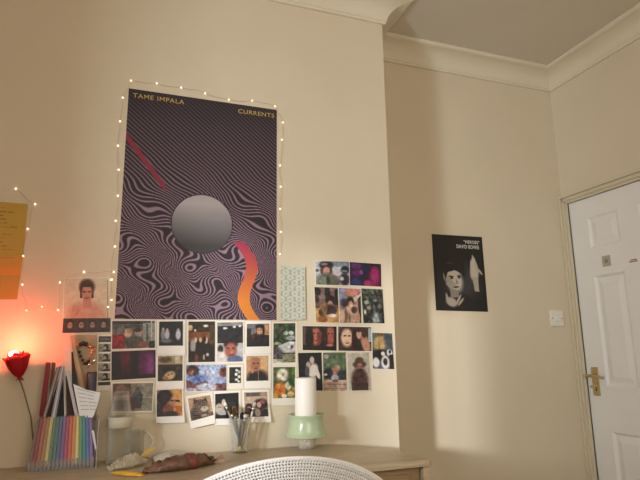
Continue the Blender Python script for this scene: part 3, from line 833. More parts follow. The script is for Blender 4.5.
q = [(1.0261, 1.1963), (1.1209, 1.1927), (1.1245, 1.0420), (1.0238, 1.0472)]
photo('photo_print', 'print of a person in a yellow jacket with panda-like toys, nearest the wall edge', PRN, grown(q, .0015), q, (84, 94, 104), [
    ('rc', 0, 0, .3, .3, (112, 116, 116)), ('el', .42, .1, .15, .09, (176, 140, 116)), ('el', .4, .05, .15, .05, (120, 90, 66)), ('el', .34, .32, .3, .2, (196, 168, 118)), ('rc', .3, .2, .36, .5, (150, 120, 80)), ('el', .4, .62, .4, .16, (40, 34, 36)), ('el', .16, .83, .16, .14, (232, 226, 222)), ('el', .6, .82, .2, .2, (232, 228, 226)), ('el', .6, .8, .1, .1, (66, 58, 60)), ('el', .82, .55, .14, .1, (226, 224, 222)), ('el', .84, .52, .06, .05, (50, 44, 48)), ('el', .5, .58, .1, .06, (222, 216, 212)), ('rc', .8, .6, 1, 1, (48, 38, 40))], nz=(8, 14, 25))

q = [(0.6936, 1.1161), (0.7950, 1.1167), (0.7978, 0.9656), (0.6976, 0.9700)]
photo('photo_print', 'dark print of a couple in white shirts, partly behind the candle', PRN, grown(q, .0012), q, (34, 32, 42), [
    ('el', .58, .2, .1, .1, (206, 190, 176)), ('el', .62, .48, .2, .2, (226, 216, 206), 20), ('el', .42, .34, .1, .1, (196, 176, 162)), ('el', .36, .5, .1, .14, (96, 92, 100)), ('el', .8, .55, .08, .16, (222, 212, 204), -20), ('rc', 0, .8, 1, 1, (28, 28, 38))], nz=(5, 12, 26))

q = [(0.8011, 1.1158), (0.9014, 1.1157), (0.9036, 0.9601), (0.8012, 0.9654)]
photo('photo_print', 'print of people at an outdoor table beneath green trees, right of the candle', PRN, grown(q, .0012), q, (96, 112, 90), [
    ('rc', 0, 0, 1, .4, (104, 122, 96)), ('el', .15, .1, .1, .06, (206, 176, 166)), ('el', .6, .42, .14, .1, (206, 176, 140)), ('el', .5, .5, .2, .1, (176, 130, 120)), ('el', .22, .55, .2, .14, (40, 40, 52)), ('el', .8, .6, .22, .14, (62, 66, 76)), ('el', .5, .66, .16, .08, (190, 186, 190)), ('rc', 0, .72, 1, 1, (206, 184, 166)), ('rc', 0, .82, 1, .85, (176, 146, 130)), ('rc', 0, .92, 1, .95, (176, 146, 130)), ('el', .1, .58, .08, .03, (220, 220, 226)), ('el', .5, .74, .12, .04, (120, 110, 116))], nz=(18, 16, 27))

q = [(0.9095, 1.1127), (1.0086, 1.1146), (1.0086, 0.9603), (0.9099, 0.9615)]
photo('photo_print', 'print of a person in a brown hat and coat on a pale background', PRN, grown(q, .0012), q, (206, 200, 186), [
    ('rc', .7, 0, 1, 1, (190, 184, 170)), ('el', .52, .76, .38, .36, (86, 64, 60)), ('rc', .15, .8, .9, 1, (80, 60, 56)), ('el', .54, .32, .30, .10, (84, 60, 52)), ('el', .54, .22, .20, .10, (102, 76, 62)), ('el', .54, .38, .14, .10, (178, 130, 116)), ('el', .54, .48, .16, .05, (70, 50, 48)), ('el', .48, .37, .04, .015, DK), ('el', .6, .37, .04, .015, DK), ('el', .35, .8, .04, .2, (70, 50, 48))], curl=.004, nz=(8, 14, 28))

# photo booth strip
so = [(-0.0611, 1.1908), (-0.0155, 1.1914), (-0.0074, 0.9953), (-0.0532, 0.9969)]
ps = thing('photo_strip', 'narrow photo booth strip of four black and white heads, left of the prints', 'photo strip', (0.02, 0, so[3][1]))
obj('paper', sheet(so, -.0004, .0007), M_paper, ps)
for i, (ya, yb) in enumerate(((336.2, 342.2), (343.8, 352), (353.8, 362), (363.6, 371.8), (373.2, 381), (382.2, 385.6))):
    fz = lambda yy: (yy - 334.5) / (390.5 - 334.5)
    z0_, z1_ = so[0][1] + (so[3][1] - so[0][1]) * fz(ya), so[0][1] + (so[3][1] - so[0][1]) * fz(yb)
    xa = so[0][0] + (so[3][0] - so[0][0]) * fz(ya) + .006
    qq = [(xa, z0_), (xa + .041, z0_), (xa + .041, z1_), (xa, z1_)]
    if i in (0, 5):
        c = Cv(24, 12, (52, 46, 42)).ops([('rc', .1, .25, .9, .75, (96, 88, 78))] if i == 0 else [])
        c.nz(14, 8, 60 + i, chroma=0)
    else:
        c = Cv(30, 20, (160, 148, 130)).ops([('el', .6, .45, .22, .4, (40, 34, 32)), ('el', .52, .6, .13, .28, (176, 160, 142)), ('el', .7, .95, .4, .25, (46, 42, 42)), ('el', .2, .5 + .05 * i, .1, .15, (120, 106, 94))])
        c.nz(8, 8, 60 + i, chroma=0)
    painted('frame_picture', c, qq, ps, y=-.0016)

# portrait print and the strip of heads under it
q = [(-0.1819, 1.3890), (-0.0340, 1.3952), (-0.0244, 1.2501), (-0.1749, 1.2476)]
photo('portrait_print', 'pale print of a bare shouldered person with reddish hair, above the dark strip', None, grown(q, .003), q, (226, 212, 186), [
    ('el', .5, .92, .42, .34, (212, 166, 146)), ('rc', .42, .45, .60, .75, (206, 156, 136)), ('el', .50, .22, .17, .20, (84, 46, 38)), ('rc', .35, .2, .40, .50, (84, 46, 38)), ('rc', .60, .2, .65, .50, (84, 46, 38)),
    ('el', .50, .36, .115, .20, (206, 150, 130)), ('rc', .36, .14, .64, .22, (70, 42, 36)), ('el', .44, .34, .04, .02, (90, 54, 50)), ('el', .56, .34, .04, .02, (90, 54, 50)), ('el', .5, .50, .05, .015, (150, 76, 70)), ('rc', .965, .05, .975, 1, (150, 136, 112)), ('el', .3, .86, .03, .1, (196, 148, 128), 30)], nz=(4, 10, 30), long_side=72)
q = [(-0.1742, 1.2462), (-0.0216, 1.2487), (-0.0192, 1.2014), (-0.1739, 1.1981)]
st = thing('photo_strip', 'dark horizontal strip of four small heads below the bare shouldered portrait', 'photo strip', (-0.12, 0, q[3][1]))
obj('paper', sheet(grown(q, .0012), -.0016, .0007), mat('dark_strip_card', (52, 42, 38), .5, noise=.05), st)
cv = Cv(72, 22, (58, 50, 46))
for i in range(4):
    cx = .14 + .24 * i
    cv.ops([('el', cx, .42, .085, .34, (36, 30, 30)), ('el', cx, .5, .055, .25, (150, 130, 112)), ('el', cx - .02, .45, .012, .04, DK), ('el', cx + .02, .45, .012, .04, DK), ('el', cx, 1.0, .11, .3, (44, 38, 38))])
cv.nz(8, 14, 31, chroma=.1)
painted('picture', cv, q, st, y=-.0030)

# dotted pattern card
q = [(0.6208, 1.4688), (0.7249, 1.4679), (0.7254, 1.2485), (0.6208, 1.2462)]
pc = thing('pattern_card', 'tall pale sage card with white blossom dots, right of the poster', 'card', (0.66, 0, q[3][1]))
obj('card', sheet(q, -.0060, .0012), M_paper, pc)
cv = Cv(60, 134, (150, 160, 146))
for j in range(11):
    for i in range(4):
        cx, cy = (i + (.5 if j % 2 else 0)) * .36 + .02, (j + .2) / 10
        cv.el(cx, cy, .155, .060, (206, 210, 196), 0, .35)
        cv.el(cx, cy, .06, .024, (180, 188, 172), 0, .6)
cv.rc(0, 0, 1, .04, (206, 206, 190))
cv.nz(5, 30, 33, chroma=.1)
painted('pattern', cv, [(a, b) for a, b in q], pc, y=-.0075)
obj('pin', G().box((0.660, -.0060, q[3][1] + .02), (0.664, -.0004, q[3][1] + .20)), M_paper, pc)

# yellow handwritten sheets
rs = random.Random(4)


def handwritten(cv, y0, y1, n, col, x1=.9):
    for i in range(n):
        yy = y0 + (y1 - y0) * i / n
        xx = .03
        while xx < x1 - rs.random() * .25:
            L = .03 + rs.random() * .09
            cv.rc(xx, yy + rs.random() * .006, min(xx + L, .97), yy + .012 + rs.random() * .008, col)
            xx += L + .02


q = [(-0.520, (-0.4095, 1.6561)[1]), (-0.3208, 1.6527), (-0.3195, 1.4629), (-0.520, (-0.3918, 1.4612)[1])]
t = thing('paper_sheet', 'yellow handwritten sheet at the left picture edge, the upper one', 'paper', (-.42, 0, q[3][1]))
obj('paper', sheet(q, -.0022, .0006), mat('yellow_paper', (194, 156, 58), .7, noise=.02), t)
cv = Cv(110, 100, (194, 156, 58))
handwritten(cv, .10, .95, 12, (136, 108, 48), .80)
painted('writing', cv, q, t, y=-.0034)
q = [(-0.522, (-0.3918, 1.4612)[1]), (-0.3205, 1.4667), (-0.3259, 1.3118), (-0.522, (-0.3778, 1.3070)[1])]
t = thing('paper_sheet', 'lower handwritten sheet with an orange band, under the upper yellow one', 'paper', (-.42, 0, q[3][1]))
obj('paper', sheet(q, -.0006, .0006), mat('amber_paper', (214, 160, 66), .7, noise=.02), t)
cv = Cv(100, 90, (192, 146, 56))
cv.rc(0, 0, 1, .46, (206, 148, 54))
cv.rc(0, .28, 1, .46, (220, 144, 48))
handwritten(cv, .05, .26, 3, (150, 104, 42), .78)
handwritten(cv, .52, .95, 5, (146, 110, 44), .70)
painted('writing', cv, q, t, y=-.0016)

# ------------------------------------------------------------------ desk
ZD = 0.762
dk = thing('desk', 'light oak desk against the chimney breast with a rounded right end', 'desk', (0.2, -0.23, 0))
top = [(-0.75, -0.455), (1.004, -0.455), (1.016, -0.445), (0.998, -0.365), (0.978, -0.285), (0.962, -0.20), (0.938, -0.135), (0.905, -0.085), (0.865, -0.045), (0.80, -0.016), (0.74, -0.004), (-0.75, -0.004)]
obj('desk_top', G().prism(top, ZD - 0.021, ZD), M_oak, dk, bevel=0.002)
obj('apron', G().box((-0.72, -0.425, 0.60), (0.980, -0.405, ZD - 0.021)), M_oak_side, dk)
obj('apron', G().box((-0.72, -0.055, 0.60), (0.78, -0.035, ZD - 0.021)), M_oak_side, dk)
for a, b in (((0.986, -0.445, 0), (1.012, -0.395, ZD - .021)), ((-0.745, -0.445, 0), (-0.705, -0.395, ZD - .021)), ((0.78, -0.075, 0), (0.82, -0.03, ZD - .021)), ((-0.745, -0.075, 0), (-0.705, -0.03, ZD - .021))):
    obj('leg', G().box(a, b), M_oak, dk, bevel=0.002)
for x0, x1 in ((-0.68, 0.12), (0.14, 0.94)):
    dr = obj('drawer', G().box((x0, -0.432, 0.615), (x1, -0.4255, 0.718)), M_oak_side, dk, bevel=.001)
    BASE[dr.name] = BASE[dk.name]
    obj('knob', G().lathe(((x0 + x1) / 2, -0.432, 0.665), [(0, .022), (.012, .020), (.014, .014), (.006, .006), (.006, 0)], 14, axis=(0, -1, 0)), M_oak, dr, smooth=True)

# ------------------------------------------------------------------ woven chair
ch = thing('woven_chair', 'round backed chair woven from white paper cord in front of the desk', 'chair', (0.44, -0.95, 0))
CX, CZ, AX, AZ = 0.405, 0.60, 0.375, 0.268


def chair_pt(r, t, lift=0.0):
    """r: 0 centre .. 1 rim, t: -1 left foot .. 1 right foot of a nested U"""
    if abs(t) <= 0.7:
        a = t / 0.7 * PI / 2
        x, z = CX + AX * r * math.sin(a), CZ + AZ * r * math.cos(a)
    else:
        s = (abs(t) - 0.7) / 0.3
        x, z = CX + math.copysign(AX * r, t), CZ - 0.17 * s
    y = -0.80 + 0.62 * (x - CX) ** 2 + 0.10 * (CZ + AZ - z) * -1 + lift
    return (x, y, z)


NR, NT = 38, 200
V, F = [], []
for i in range(NR * 2 + 1):
    for j in range(NT * 2 + 1):
        t = -1 + 2 * (j // 2 + (.48 if j % 2 else 0)) / NT
        ri = 0.06 + 0.94 * (i // 2 + (.54 if i % 2 else 0)) / NR
        wv = 0.0022 * math.cos(PI * j) * (1 if (i // 2) % 2 else -1)
        V.append(chair_pt(ri, t, wv + 0.0015 * math.cos(PI * i)))
S = NT * 2 + 1
for i in range(NR * 2):
    for j in range(NT * 2):
        if i % 2 == 1 and j % 2 == 1 and i < NR * 2 - 1:
            continue
        F.append((i * S + j, i * S + j + 1, (i + 1) * S + j + 1, (i + 1) * S + j))
bk = obj('backrest', G().add(V, F), M_cord, ch, smooth=True, solid=0.005)
obj('back_rim', G().tube([chair_pt(1.0, -1 + 2 * i / 60, -.001) for i in range(61)], 0.0040, 8), M_cord, ch, smooth=True)
LV, LF = [], []
for i in range(9):
    for j in range(61):
        LV.append(chair_pt(.05 + .925 * i / 8, -1 + 2 * j / 60, .014))
for i in range(8):
    for j in range(60):
        LF.append((i * 61 + j, i * 61 + j + 1, (i + 1) * 61 + j + 1, (i + 1) * 61 + j))
obj('shade_backing', G().add(LV, LF), mat('taupe_shade_backing', (120, 110, 104), .9, noise=.08, nscale=90), ch, smooth=True, solid=.003)  # dark sheet added behind the weave so its holes look shaded
seat = G().prism([(CX + .36 * math.cos(2 * PI * i / 40), -0.56 + .30 * math.sin(2 * PI * i / 40) * (1 if math.sin(2 * PI * i / 40) > 0 else .9)) for i in range(40)], 0.42, 0.455)
obj('seat', seat, M_cord, ch, bevel=0.01)
M_leg = mat('pale_wood_leg', (196, 170, 132), .5, noise=.1, nscale=30)
for sx, sy in ((-1, -1), (1, -1), (-1, 1), (1, 1)):
    obj('leg', G().tube([(CX + sx * .22, -0.58 + sy * .17, 0.42), (CX + sx * .26, -0.58 + sy * .20, 0.0)], [.018, .013], 10), M_leg, ch, smooth=True)

# ------------------------------------------------------------------ pillar candle on its green holder
cx, cy = 0.700, -0.080
hd = thing('candle_holder', 'pale green glazed candle holder with a clear glass foot', 'candle holder', (cx, cy, ZD))
z1, z2 = (0.6982, 0.8078)[1], (0.6990, 0.8875)[1]
k = (z2 - z1)
obj('glass_foot', G().lathe((cx, cy, ZD), [(0, 0), (.027, 0), (.030, .004), (.035, .03), (.037, z1 - ZD + .004), (.034, z1 - ZD + .004), (.031, .03), (.026, .008), (0, .007)], 32), M_frost, hd, smooth=True)
obj('glazed_cup', G().lathe((cx, cy, z1), [(0, .004), (.060, 0), (.078, 0), (.0795, .004), (.0755, .07 * k), (.0705, .25 * k), (.0662, .48 * k), (.0632, .70 * k), (.0636, .83 * k), (.0665, .92 * k), (.070, k), (.067, k), (.058, .86 * k), (.050, .8 * k), (0, .78 * k)], 48), M_green, hd, smooth=True)
obj('clear_glint', G().tube([(0.6364, -0.1000, 0.7756), (0.6462, -0.1000, 0.7995), (0.6553, -0.0900, 0.8100)], .0016, 6), M_glass, hd)  # clear sliver modelled in place of a diagonal glint
z3 = (0.6963, 1.0227)[1]
cd = thing('pillar_candle', 'thick white pillar candle standing on the green holder', 'candle', (cx - .002, cy, z1 + .79 * k))
hc = z3 - (z1 + .79 * k)
obj('wax', G().lathe((cx - .002, cy, z1 + .79 * k), [(0, 0), (.0405, 0), (.041, .003), (.041, hc - .004), (.039, hc), (.034, hc - .003), (0, hc - .008)], 40), M_candle, cd, smooth=True)
obj('wick', G().tube([(cx - .002, cy, z3 - .010), (cx - .001, cy, z3 - .002)], .0012, 6), M_dark, cd)

# ------------------------------------------------------------------ glass of brushes
gx, gy = 0.452, -0.049
gl = thing('drinking_glass', 'tapered clear glass holding paint brushes under the instant photos', 'glass', (gx, gy, ZD))
obj('glass', G().lathe((gx, gy, ZD), [(0, 0), (.029, 0), (.031, .004), (.042, .122), (.0405, .122), (.0285, .008), (0, .007)], 28), M_glass, gl, smooth=True)
br = [('white tipped thin brush leaning furthest left in the glass', (224.5, 402), (243, 450), (226, 222, 210), (150, 140, 120), -.050, .0045, .016),
      ('dark brown wide brush at the left side of the glass', (228.5, 407), (242, 450), (52, 40, 34), (70, 90, 110), -.060, .0052, .026),
      ('olive brown flat brush in the middle of the glass', (234, 406), (240, 450), (120, 96, 60), (60, 70, 60), -.040, .008, .034),
      ('black brush standing upright in the glass', (242, 412), (237, 450), (32, 30, 32), (44, 60, 84), -.035, .006, .028),
      ('short white daisy tipped brush in the glass', (245.5, 414), (240, 450), (220, 214, 206), (110, 84, 58), -.060, .005, .014),
      ('dark round headed brush right of centre in the glass', (249.5, 408), (239, 450), (60, 44, 42), (140, 108, 72), -.045, .008, .022),
      ('white handled brush leaning furthest right in the glass', (255, 402), (242, 450), (206, 196, 184), (230, 224, 212), -.052, .005, .016)]
BP = [((0.3920, -0.0500, 0.9425), (0.4636, -0.0500, 0.7733)), ((0.4090, -0.0600, 0.9249), (0.4586, -0.0560, 0.7745)), ((0.4305, -0.0360, 0.9255), (0.4542, -0.0420, 0.7727)), ((0.4643, -0.0300, 0.9018), (0.4472, -0.0400, 0.7729)),
      ((0.4669, -0.0700, 0.8982), (0.4499, -0.0620, 0.7760)), ((0.4877, -0.0440, 0.9163), (0.4469, -0.0500, 0.7744)), ((0.5057, -0.0560, 0.9381), (0.4590, -0.0540, 0.7742))]
M_ferr = mat('brush_ferrule', (190, 184, 170), .3, metal=.9, noise=.05)
for (lab, _a, _b, hcol, bcol, _y, hw, hl), (pt, pb) in zip(br, BP):
    pt, pb = Vector(pt), Vector(pb)
    pb.z = ZD + .012
    d = (pt - pb).normalized()
    L = (pt - pb).length
    bt = thing('paint_brush', lab, 'paint brush', pb, 'paint brushes in the glass')
    q0 = pb + d * (L - hl)
    obj('handle', G().tube([pb, pb + d * (L * .4), q0 - d * .018], [.0026, .0044, .0036], 8), mat('brush_handle', bcol, .4, noise=.05), bt, smooth=True)
    obj('ferrule', G().tube([q0 - d * .018, q0], [.0044, .0052], 8), M_ferr, bt, smooth=True)
    obj('bristles', G().tube([q0, q0 + d * hl * .45, q0 + d * hl * .85, pt], [.0050, hw * 1.35, hw * 1.1, .002], 10), mat('brush_bristles', hcol, .8, noise=.15, nscale=300), bt, smooth=True)
obj('yellow_stone', G().ball((gx - .004, gy - .014, ZD + .016), .009, 8), mat('yellow_bead', (212, 196, 90), .4, noise=.1), gl, smooth=True)

# ------------------------------------------------------------------ glass bottle and mug
bx, by = 0.031, -0.080
bo = thing('glass_bottle', 'clear glass bottle with a pale band, beside the rainbow file', 'bottle', (bx, by, ZD))
zb0, zb1, zt = (0.0260, 0.8790)[1] - ZD, (0.0241, 0.9132)[1] - ZD, (0.0203, 0.9806)[1] - ZD
obj('glass', G().lathe((bx, by, ZD), [(0, 0), (.036, 0), (.039, .004), (.039, zb1 + .004), (.036, zb1 + .012), (.029, zt - .012), (.026, zt), (.024, zt), (.027, zt - .012), (.034, zb1 + .011), (.037, zb1 + .003), (.037, .006), (0, .005)], 36), M_glass, bo, smooth=True)
obj('band', G().lathe((bx, by, ZD), [(.0392, zb0), (.0408, zb0 + .001), (.0408, zb1 - .001), (.0392, zb1)], 36), mat('pale_band', (206, 198, 176), .4, noise=.03, nscale=30), bo, smooth=True)
obj('stopper', G().lathe((bx, by, ZD), [(0, zt - .012), (.0235, zt - .012), (.0235, zt), (.026, zt + .001), (.026, zt + .012), (.022, zt + .016), (0, zt + .016)], 24), M_glass, bo, smooth=True)
mx, my = 0.088, -0.034
mu = thing('glass_mug', 'small clear glass mug with a looped handle, right of the bottle', 'mug', (mx, my, ZD))
zm = (0.0931, 0.8599)[1] - ZD
obj('glass', G().lathe((mx, my, ZD), [(0, 0), (.026, 0), (.028, .003), (.028, zm), (.0262, zm), (.0262, .006), (0, .005)], 28), M_glass, mu, smooth=True)
obj('handle', G().tube([(mx + .028 + .030 * math.sin(PI * i / 12) ** .7, my - .002, ZD + zm * (.92 - .72 * i / 12)) for i in range(13)], .0036, 8), mat('glass_handle', (214, 206, 184), .15, noise=.02), mu, smooth=True)

# ------------------------------------------------------------------ rainbow expanding file and what stands in it
fb = thing('expanding_file', 'rainbow expanding file with clear plastic edges at the left end of the desk', 'file', (-0.13, -0.08, ZD))
RB = [(112, 84, 74), (140, 62, 62), (166, 92, 84), (166, 116, 66), (206, 196, 136), (92, 118, 86), (72, 116, 116), (82, 96, 140), (124, 84, 140), (170, 74, 96), (210, 92, 78), (206, 134, 72), (230, 208, 124), (92, 146, 106), (62, 134, 138), (82, 104, 176), (124, 104, 172)]
bl, brr, tl, tr = (-0.2361, 0.7679), (-0.0417, 0.7548), (-0.2194, 0.9251), (-0.0568, 0.9197)
N = len(RB)
zlo = ZD + .003
M_fold = thin_clear('clear_fold', (190, 184, 182), .2, .55)
for i in range(N):
    a0, a1 = i / N, (i + 1) / N
    xb0, xb1 = bl[0] + (brr[0] - bl[0]) * a0, bl[0] + (brr[0] - bl[0]) * a1
    xt0, xt1 = tl[0] + (tr[0] - tl[0]) * a0, tl[0] + (tr[0] - tl[0]) * a1
    zt_ = tl[1]

    def ring(x0, x1, z, grow_=0.0):
        e = (x1 - x0) * .015
        mxx = (x0 + x1) / 2
        return [(x0 + e, -.1175, z), (x0 + (x1 - x0) * .25, -.1205 - grow_, z), (mxx, -.1215 - grow_, z), (x1 - (x1 - x0) * .25, -.1205 - grow_, z), (x1 - e, -.1175, z), (x1 - e, -.036, z), (x0 + e, -.036, z)]
    g = G()
    zs = [zlo + .012, zlo + .05, zlo + .12, zt_]
    V = []
    for z in zs:
        f_ = (z - zlo) / (zt_ - zlo)
        V += ring(xb0 + (xt0 - xb0) * f_, xb1 + (xt1 - xb1) * f_, z)
    Fq = [tuple(range(6, -1, -1)), tuple(range(21, 28))] + [(r * 7 + e, r * 7 + (e + 1) % 7, r * 7 + 7 + (e + 1) % 7, r * 7 + 7 + e) for r in range(3) for e in range(7)]
    pk = obj('pocket', g.add(V, Fq), mat('file_plastic', tuple(int(c + (235 - c) * .26) for c in RB[i]), .32, noise=.04, nscale=60), fb)
    V = ring(xb0 + .0006, xb1 - .0006, ZD, -.003) + ring(xb0, xb1, zlo + .008, .0015) + ring(xb0, xb1, zlo + .030, .0008)
    Fq = [tuple(range(6, -1, -1)), tuple(range(14, 21))] + [(r * 7 + e, r * 7 + (e + 1) % 7, r * 7 + 7 + (e + 1) % 7, r * 7 + 7 + e) for r in range(2) for e in range(7)]
    obj('clear_fold', G().add(V, Fq), M_fold, fb)
xr_ = (-0.0339, 0.8472)[0]
obj('clear_cover', G().box((xr_ - .003, -.128, ZD), (xr_, -.034, (-0.0383, 0.9156)[1])), thin_clear('clear_cover', (226, 222, 216), .2, .5), fb)
obj('clear_cover', G().box((brr[0] + .002, -.024, ZD), (xr_ - .003, -.034, (-0.0383, 0.9156)[1])), thin_clear('clear_back', (150, 146, 150), .2, .5), fb)
zcut = tl[1] + .0005


def leaf(name, label, cat, q, y0, y1, col, group=None, edge=None):
    """a stiff leaf seen on its edge: q = (X,Z) TL TR BR BL"""
    lo = [(q[3][0], y0, q[3][1]), (q[2][0], y0, q[2][1]), (q[2][0], y1, q[2][1]), (q[3][0], y1, q[3][1])]
    hi = [(q[0][0], y0, q[0][1]), (q[1][0], y0, q[1][1]), (q[1][0], y1, q[1][1]), (q[0][0], y1, q[0][1])]
    M_ = mat(name + '_cover', col, .5, noise=.06, nscale=40)
    if edge is None:
        o = obj(name, G().hexa(lo, hi), M_, base=((q[2][0] + q[3][0]) / 2, (y0 + y1) / 2, q[3][1]))
        return tag(o, label, cat, group)
    t = thing(name, label, cat, ((q[2][0] + q[3][0]) / 2, (y0 + y1) / 2, q[3][1]), group)
    obj('cover', G().hexa([(a + (.001 if i_ in (0, 3) else -.001), b + .002, c) for i_, (a, b, c) in enumerate(lo)], [(a, b + .002, c - .001) for a, b, c in hi]), M_, t)
    m0 = [(lo[0][0] + .35 * (lo[1][0] - lo[0][0]), y0, lo[0][2]), (lo[0][0] + .65 * (lo[1][0] - lo[0][0]), y0, lo[0][2])]
    m1 = [(hi[0][0] + .35 * (hi[1][0] - hi[0][0]), y0, hi[0][2]), (hi[0][0] + .65 * (hi[1][0] - hi[0][0]), y0, hi[0][2])]
    obj('page_edge', G().hexa([m0[0], m0[1], (m0[1][0], y0 + .0018, m0[1][2]), (m0[0][0], y0 + .0018, m0[0][2])], [m1[0], m1[1], (m1[1][0], y0 + .0018, m1[1][2]), (m1[0][0], y0 + .0018, m1[0][2])]), mat('page_edge', edge, .6, noise=.04, nscale=80), t)
    return t


GF = 'papers standing in the rainbow file'
leaf('folder', 'red folder leaning at the left end of the rainbow file', 'folder', [(-0.2136, 1.0973), (-0.2004, 1.0970), (-0.2034, 0.9225), (-0.2210, 0.9234)], -.060, -.048, (142, 40, 42), GF)
leaf('folder', 'dull red folder standing right behind the brightest red one', 'folder', [(-0.1961, 1.0984), (-0.1856, 1.0950), (-0.1849, 0.9206), (-0.1991, 0.9213)], -.046, -.038, (134, 72, 62), GF)
leaf('notebook', 'grey notebook leaning left, its pale edge showing', 'notebook', [(-0.1759, 1.0823), (-0.1630, 1.0853), (-0.1939, 0.9240), (-0.2055, 0.9246)], -.112, -.104, (120, 108, 106), GF, (166, 158, 152))
leaf('notebook', 'dark plum notebook between the two pale grey ones', 'notebook', [(-0.1623, 1.0722), (-0.1562, 1.0720), (-0.1583, 0.9212), (-0.1910, 0.9229)], -.098, -.088, (52, 40, 56), GF)
leaf('notebook', 'lilac grey notebook with a white stripe, right of the plum one', 'notebook', [(-0.1610, 1.0852), (-0.1514, 1.0850), (-0.1638, 0.9226), (-0.1808, 0.9235)], -.122, -.114, (150, 146, 160), GF, (206, 202, 202))
leaf('notebook', 'black notebook in the middle of the papers in the rainbow file', 'notebook', [(-0.1551, 1.0398), (-0.1513, 1.0461), (-0.1410, 0.9203), (-0.1618, 0.9213)], -.085, -.076, (40, 32, 44), GF)
leaf('document_sheet', 'thin white sheet upright at the apex of the leaning papers', 'paper', [(-0.1533, 1.0530), (-0.1497, 1.0529), (-0.1366, 0.9212), (-0.1414, 0.9215)], -.1025, -.0995, (206, 200, 196), GF)
leaf('notebook', 'brown notebook right of the thin white upright sheet', 'notebook', [(-0.1488, 1.0525), (-0.1427, 1.0523), (-0.1106, 0.9187), (-0.1356, 0.9200)], -.074, -.062, (84, 58, 50), GF)
leaf('document_sheet', 'white sheet leaning right, beside the white page with writing', 'paper', [(-0.1472, 1.0689), (-0.1382, 1.0686), (-0.0977, 0.9192), (-0.1079, 0.9197)], -.112, -.104, (196, 190, 196), GF)
leaf('card', 'tall upright pale card rising behind the leaning papers', 'card', [(-0.1633, 1.1546), (-0.1418, 1.1545), (-0.1204, 0.9122), (-0.1446, 0.9135)], -.034, -.030, (212, 202, 186), GF)
pg_ = [(-0.1211, -0.1160, 1.0273), (-0.0807, -0.1240, 1.0079), (-0.0357, -0.1300, 0.9970), (-0.0425, -0.1280, 0.9577), (-0.0536, -0.1240, 0.9187), (-0.0945, -0.1160, 0.9201)]
wp = thing('document_sheet', 'loose white page with faint written lines, slipping out to the right', 'paper', pg_[5], GF)
obj('paper', G().add(list(pg_) + [(a, b + .0012, c) for a, b, c in pg_], [(5, 4, 3, 2, 1, 0), (6, 7, 8, 9, 10, 11)] + [(i, (i + 1) % 6, 6 + (i + 1) % 6, 6 + i) for i in range(6)]), mat('white_page', (238, 236, 236), .6, noise=.01), wp)
wl = G()
A_, B_, C_ = Vector(pg_[0]), Vector(pg_[2]), Vector(pg_[5])
for i in range(6):
    k0 = .12 + .13 * i
    for s0, s1 in ((.12, .42), (.46, .78 - .05 * (i % 3))):
        a = A_ + (B_ - A_) * s0 + (C_ - A_) * k0 * (1 - .35 * s0)
        b = A_ + (B_ - A_) * s1 + (C_ - A_) * k0 * (1 - .35 * s1)
        wl.hexa([(a.x, a.y - .0055, a.z), (b.x, b.y - .0055, b.z), (b.x, b.y - .005, b.z), (a.x, a.y - .005, a.z)], [(a.x, a.y - .0055, a.z + .0016), (b.x, b.y - .0055, b.z + .0016), (b.x, b.y - .005, b.z + .0016), (a.x, a.y - .005, a.z + .0016)])
obj('writing', wl, mat('pencil_writing', (160, 158, 166), .7, noise=.05), wp)
sl = [(-0.0557, -0.1260, 0.8766), (-0.0480, -0.1260, 0.8792), (-0.0371, -0.1260, 0.8228), (-0.0410, -0.1260, 0.8169)]
o = obj('paper_slip', G().add(sl + [(a, b + .001, c) for a, b, c in sl], [(3, 2, 1, 0), (4, 5, 6, 7)] + [(i, (i + 1) % 4, 4 + (i + 1) % 4, 4 + i) for i in range(4)]), mat('slip_paper', (230, 224, 226), .6, noise=.01), base=sl[3])
tag(o, 'narrow white paper slip inside the clear right cover of the rainbow file', 'paper')

# ------------------------------------------------------------------ tan board, necklace, clip behind the file
tb = [(-0.1397, 1.1893), (-0.0613, 1.1890), (-0.0451, 0.8985), (-0.0848, 0.9006)]
o = obj('canvas_board', G().hexa([(tb[3][0], -.018, tb[3][1]), (tb[2][0], -.018, tb[2][1]), (tb[2][0], -.012, tb[2][1]), (tb[3][0], -.012, tb[3][1])], [(tb[0][0], -.012, tb[0][1]), (tb[1][0], -.012, tb[1][1]), (tb[1][0], -.006, tb[1][1]), (tb[0][0], -.006, tb[0][1])]), mat('tan_board', (176, 150, 120), .7, noise=.08, nscale=25), base=(tb[3][0], -.012, tb[3][1]))
tag(o, 'tan board leaning on the wall behind the rainbow file', 'board')
sl_ = [(-0.1478, 1.1872), (-0.1370, 1.1872), (-0.0861, 0.9944), (-0.1014, 0.9949)]
leaf('wooden_slat', 'pale wooden slat slanting along the left edge of the tan board', 'slat', sl_, -.026, -.020, (192, 162, 126))
leaf('card', 'dark brown sheet for the shadow between the tall pale card and the slanting slat', 'card', [(-0.1399, 1.1307), (-0.1342, 1.1306), (-0.0913, 0.9120), (-0.1202, 0.9135)], -.0275, -.0265, (54, 42, 38))  # dark sheet stands in for the triangular shadow left of the slat
nk = thing('necklace', 'string of dark and amber beads hanging over the tan board', 'necklace', (-0.0947, -0.0180, 1.1508))
M_amb, M_bead, M_pink = mat('amber_bead', (186, 120, 60), .3, noise=.1), mat('dark_bead', (62, 40, 34), .3, noise=.1), mat('pink_bead', (196, 132, 118), .4, noise=.1)
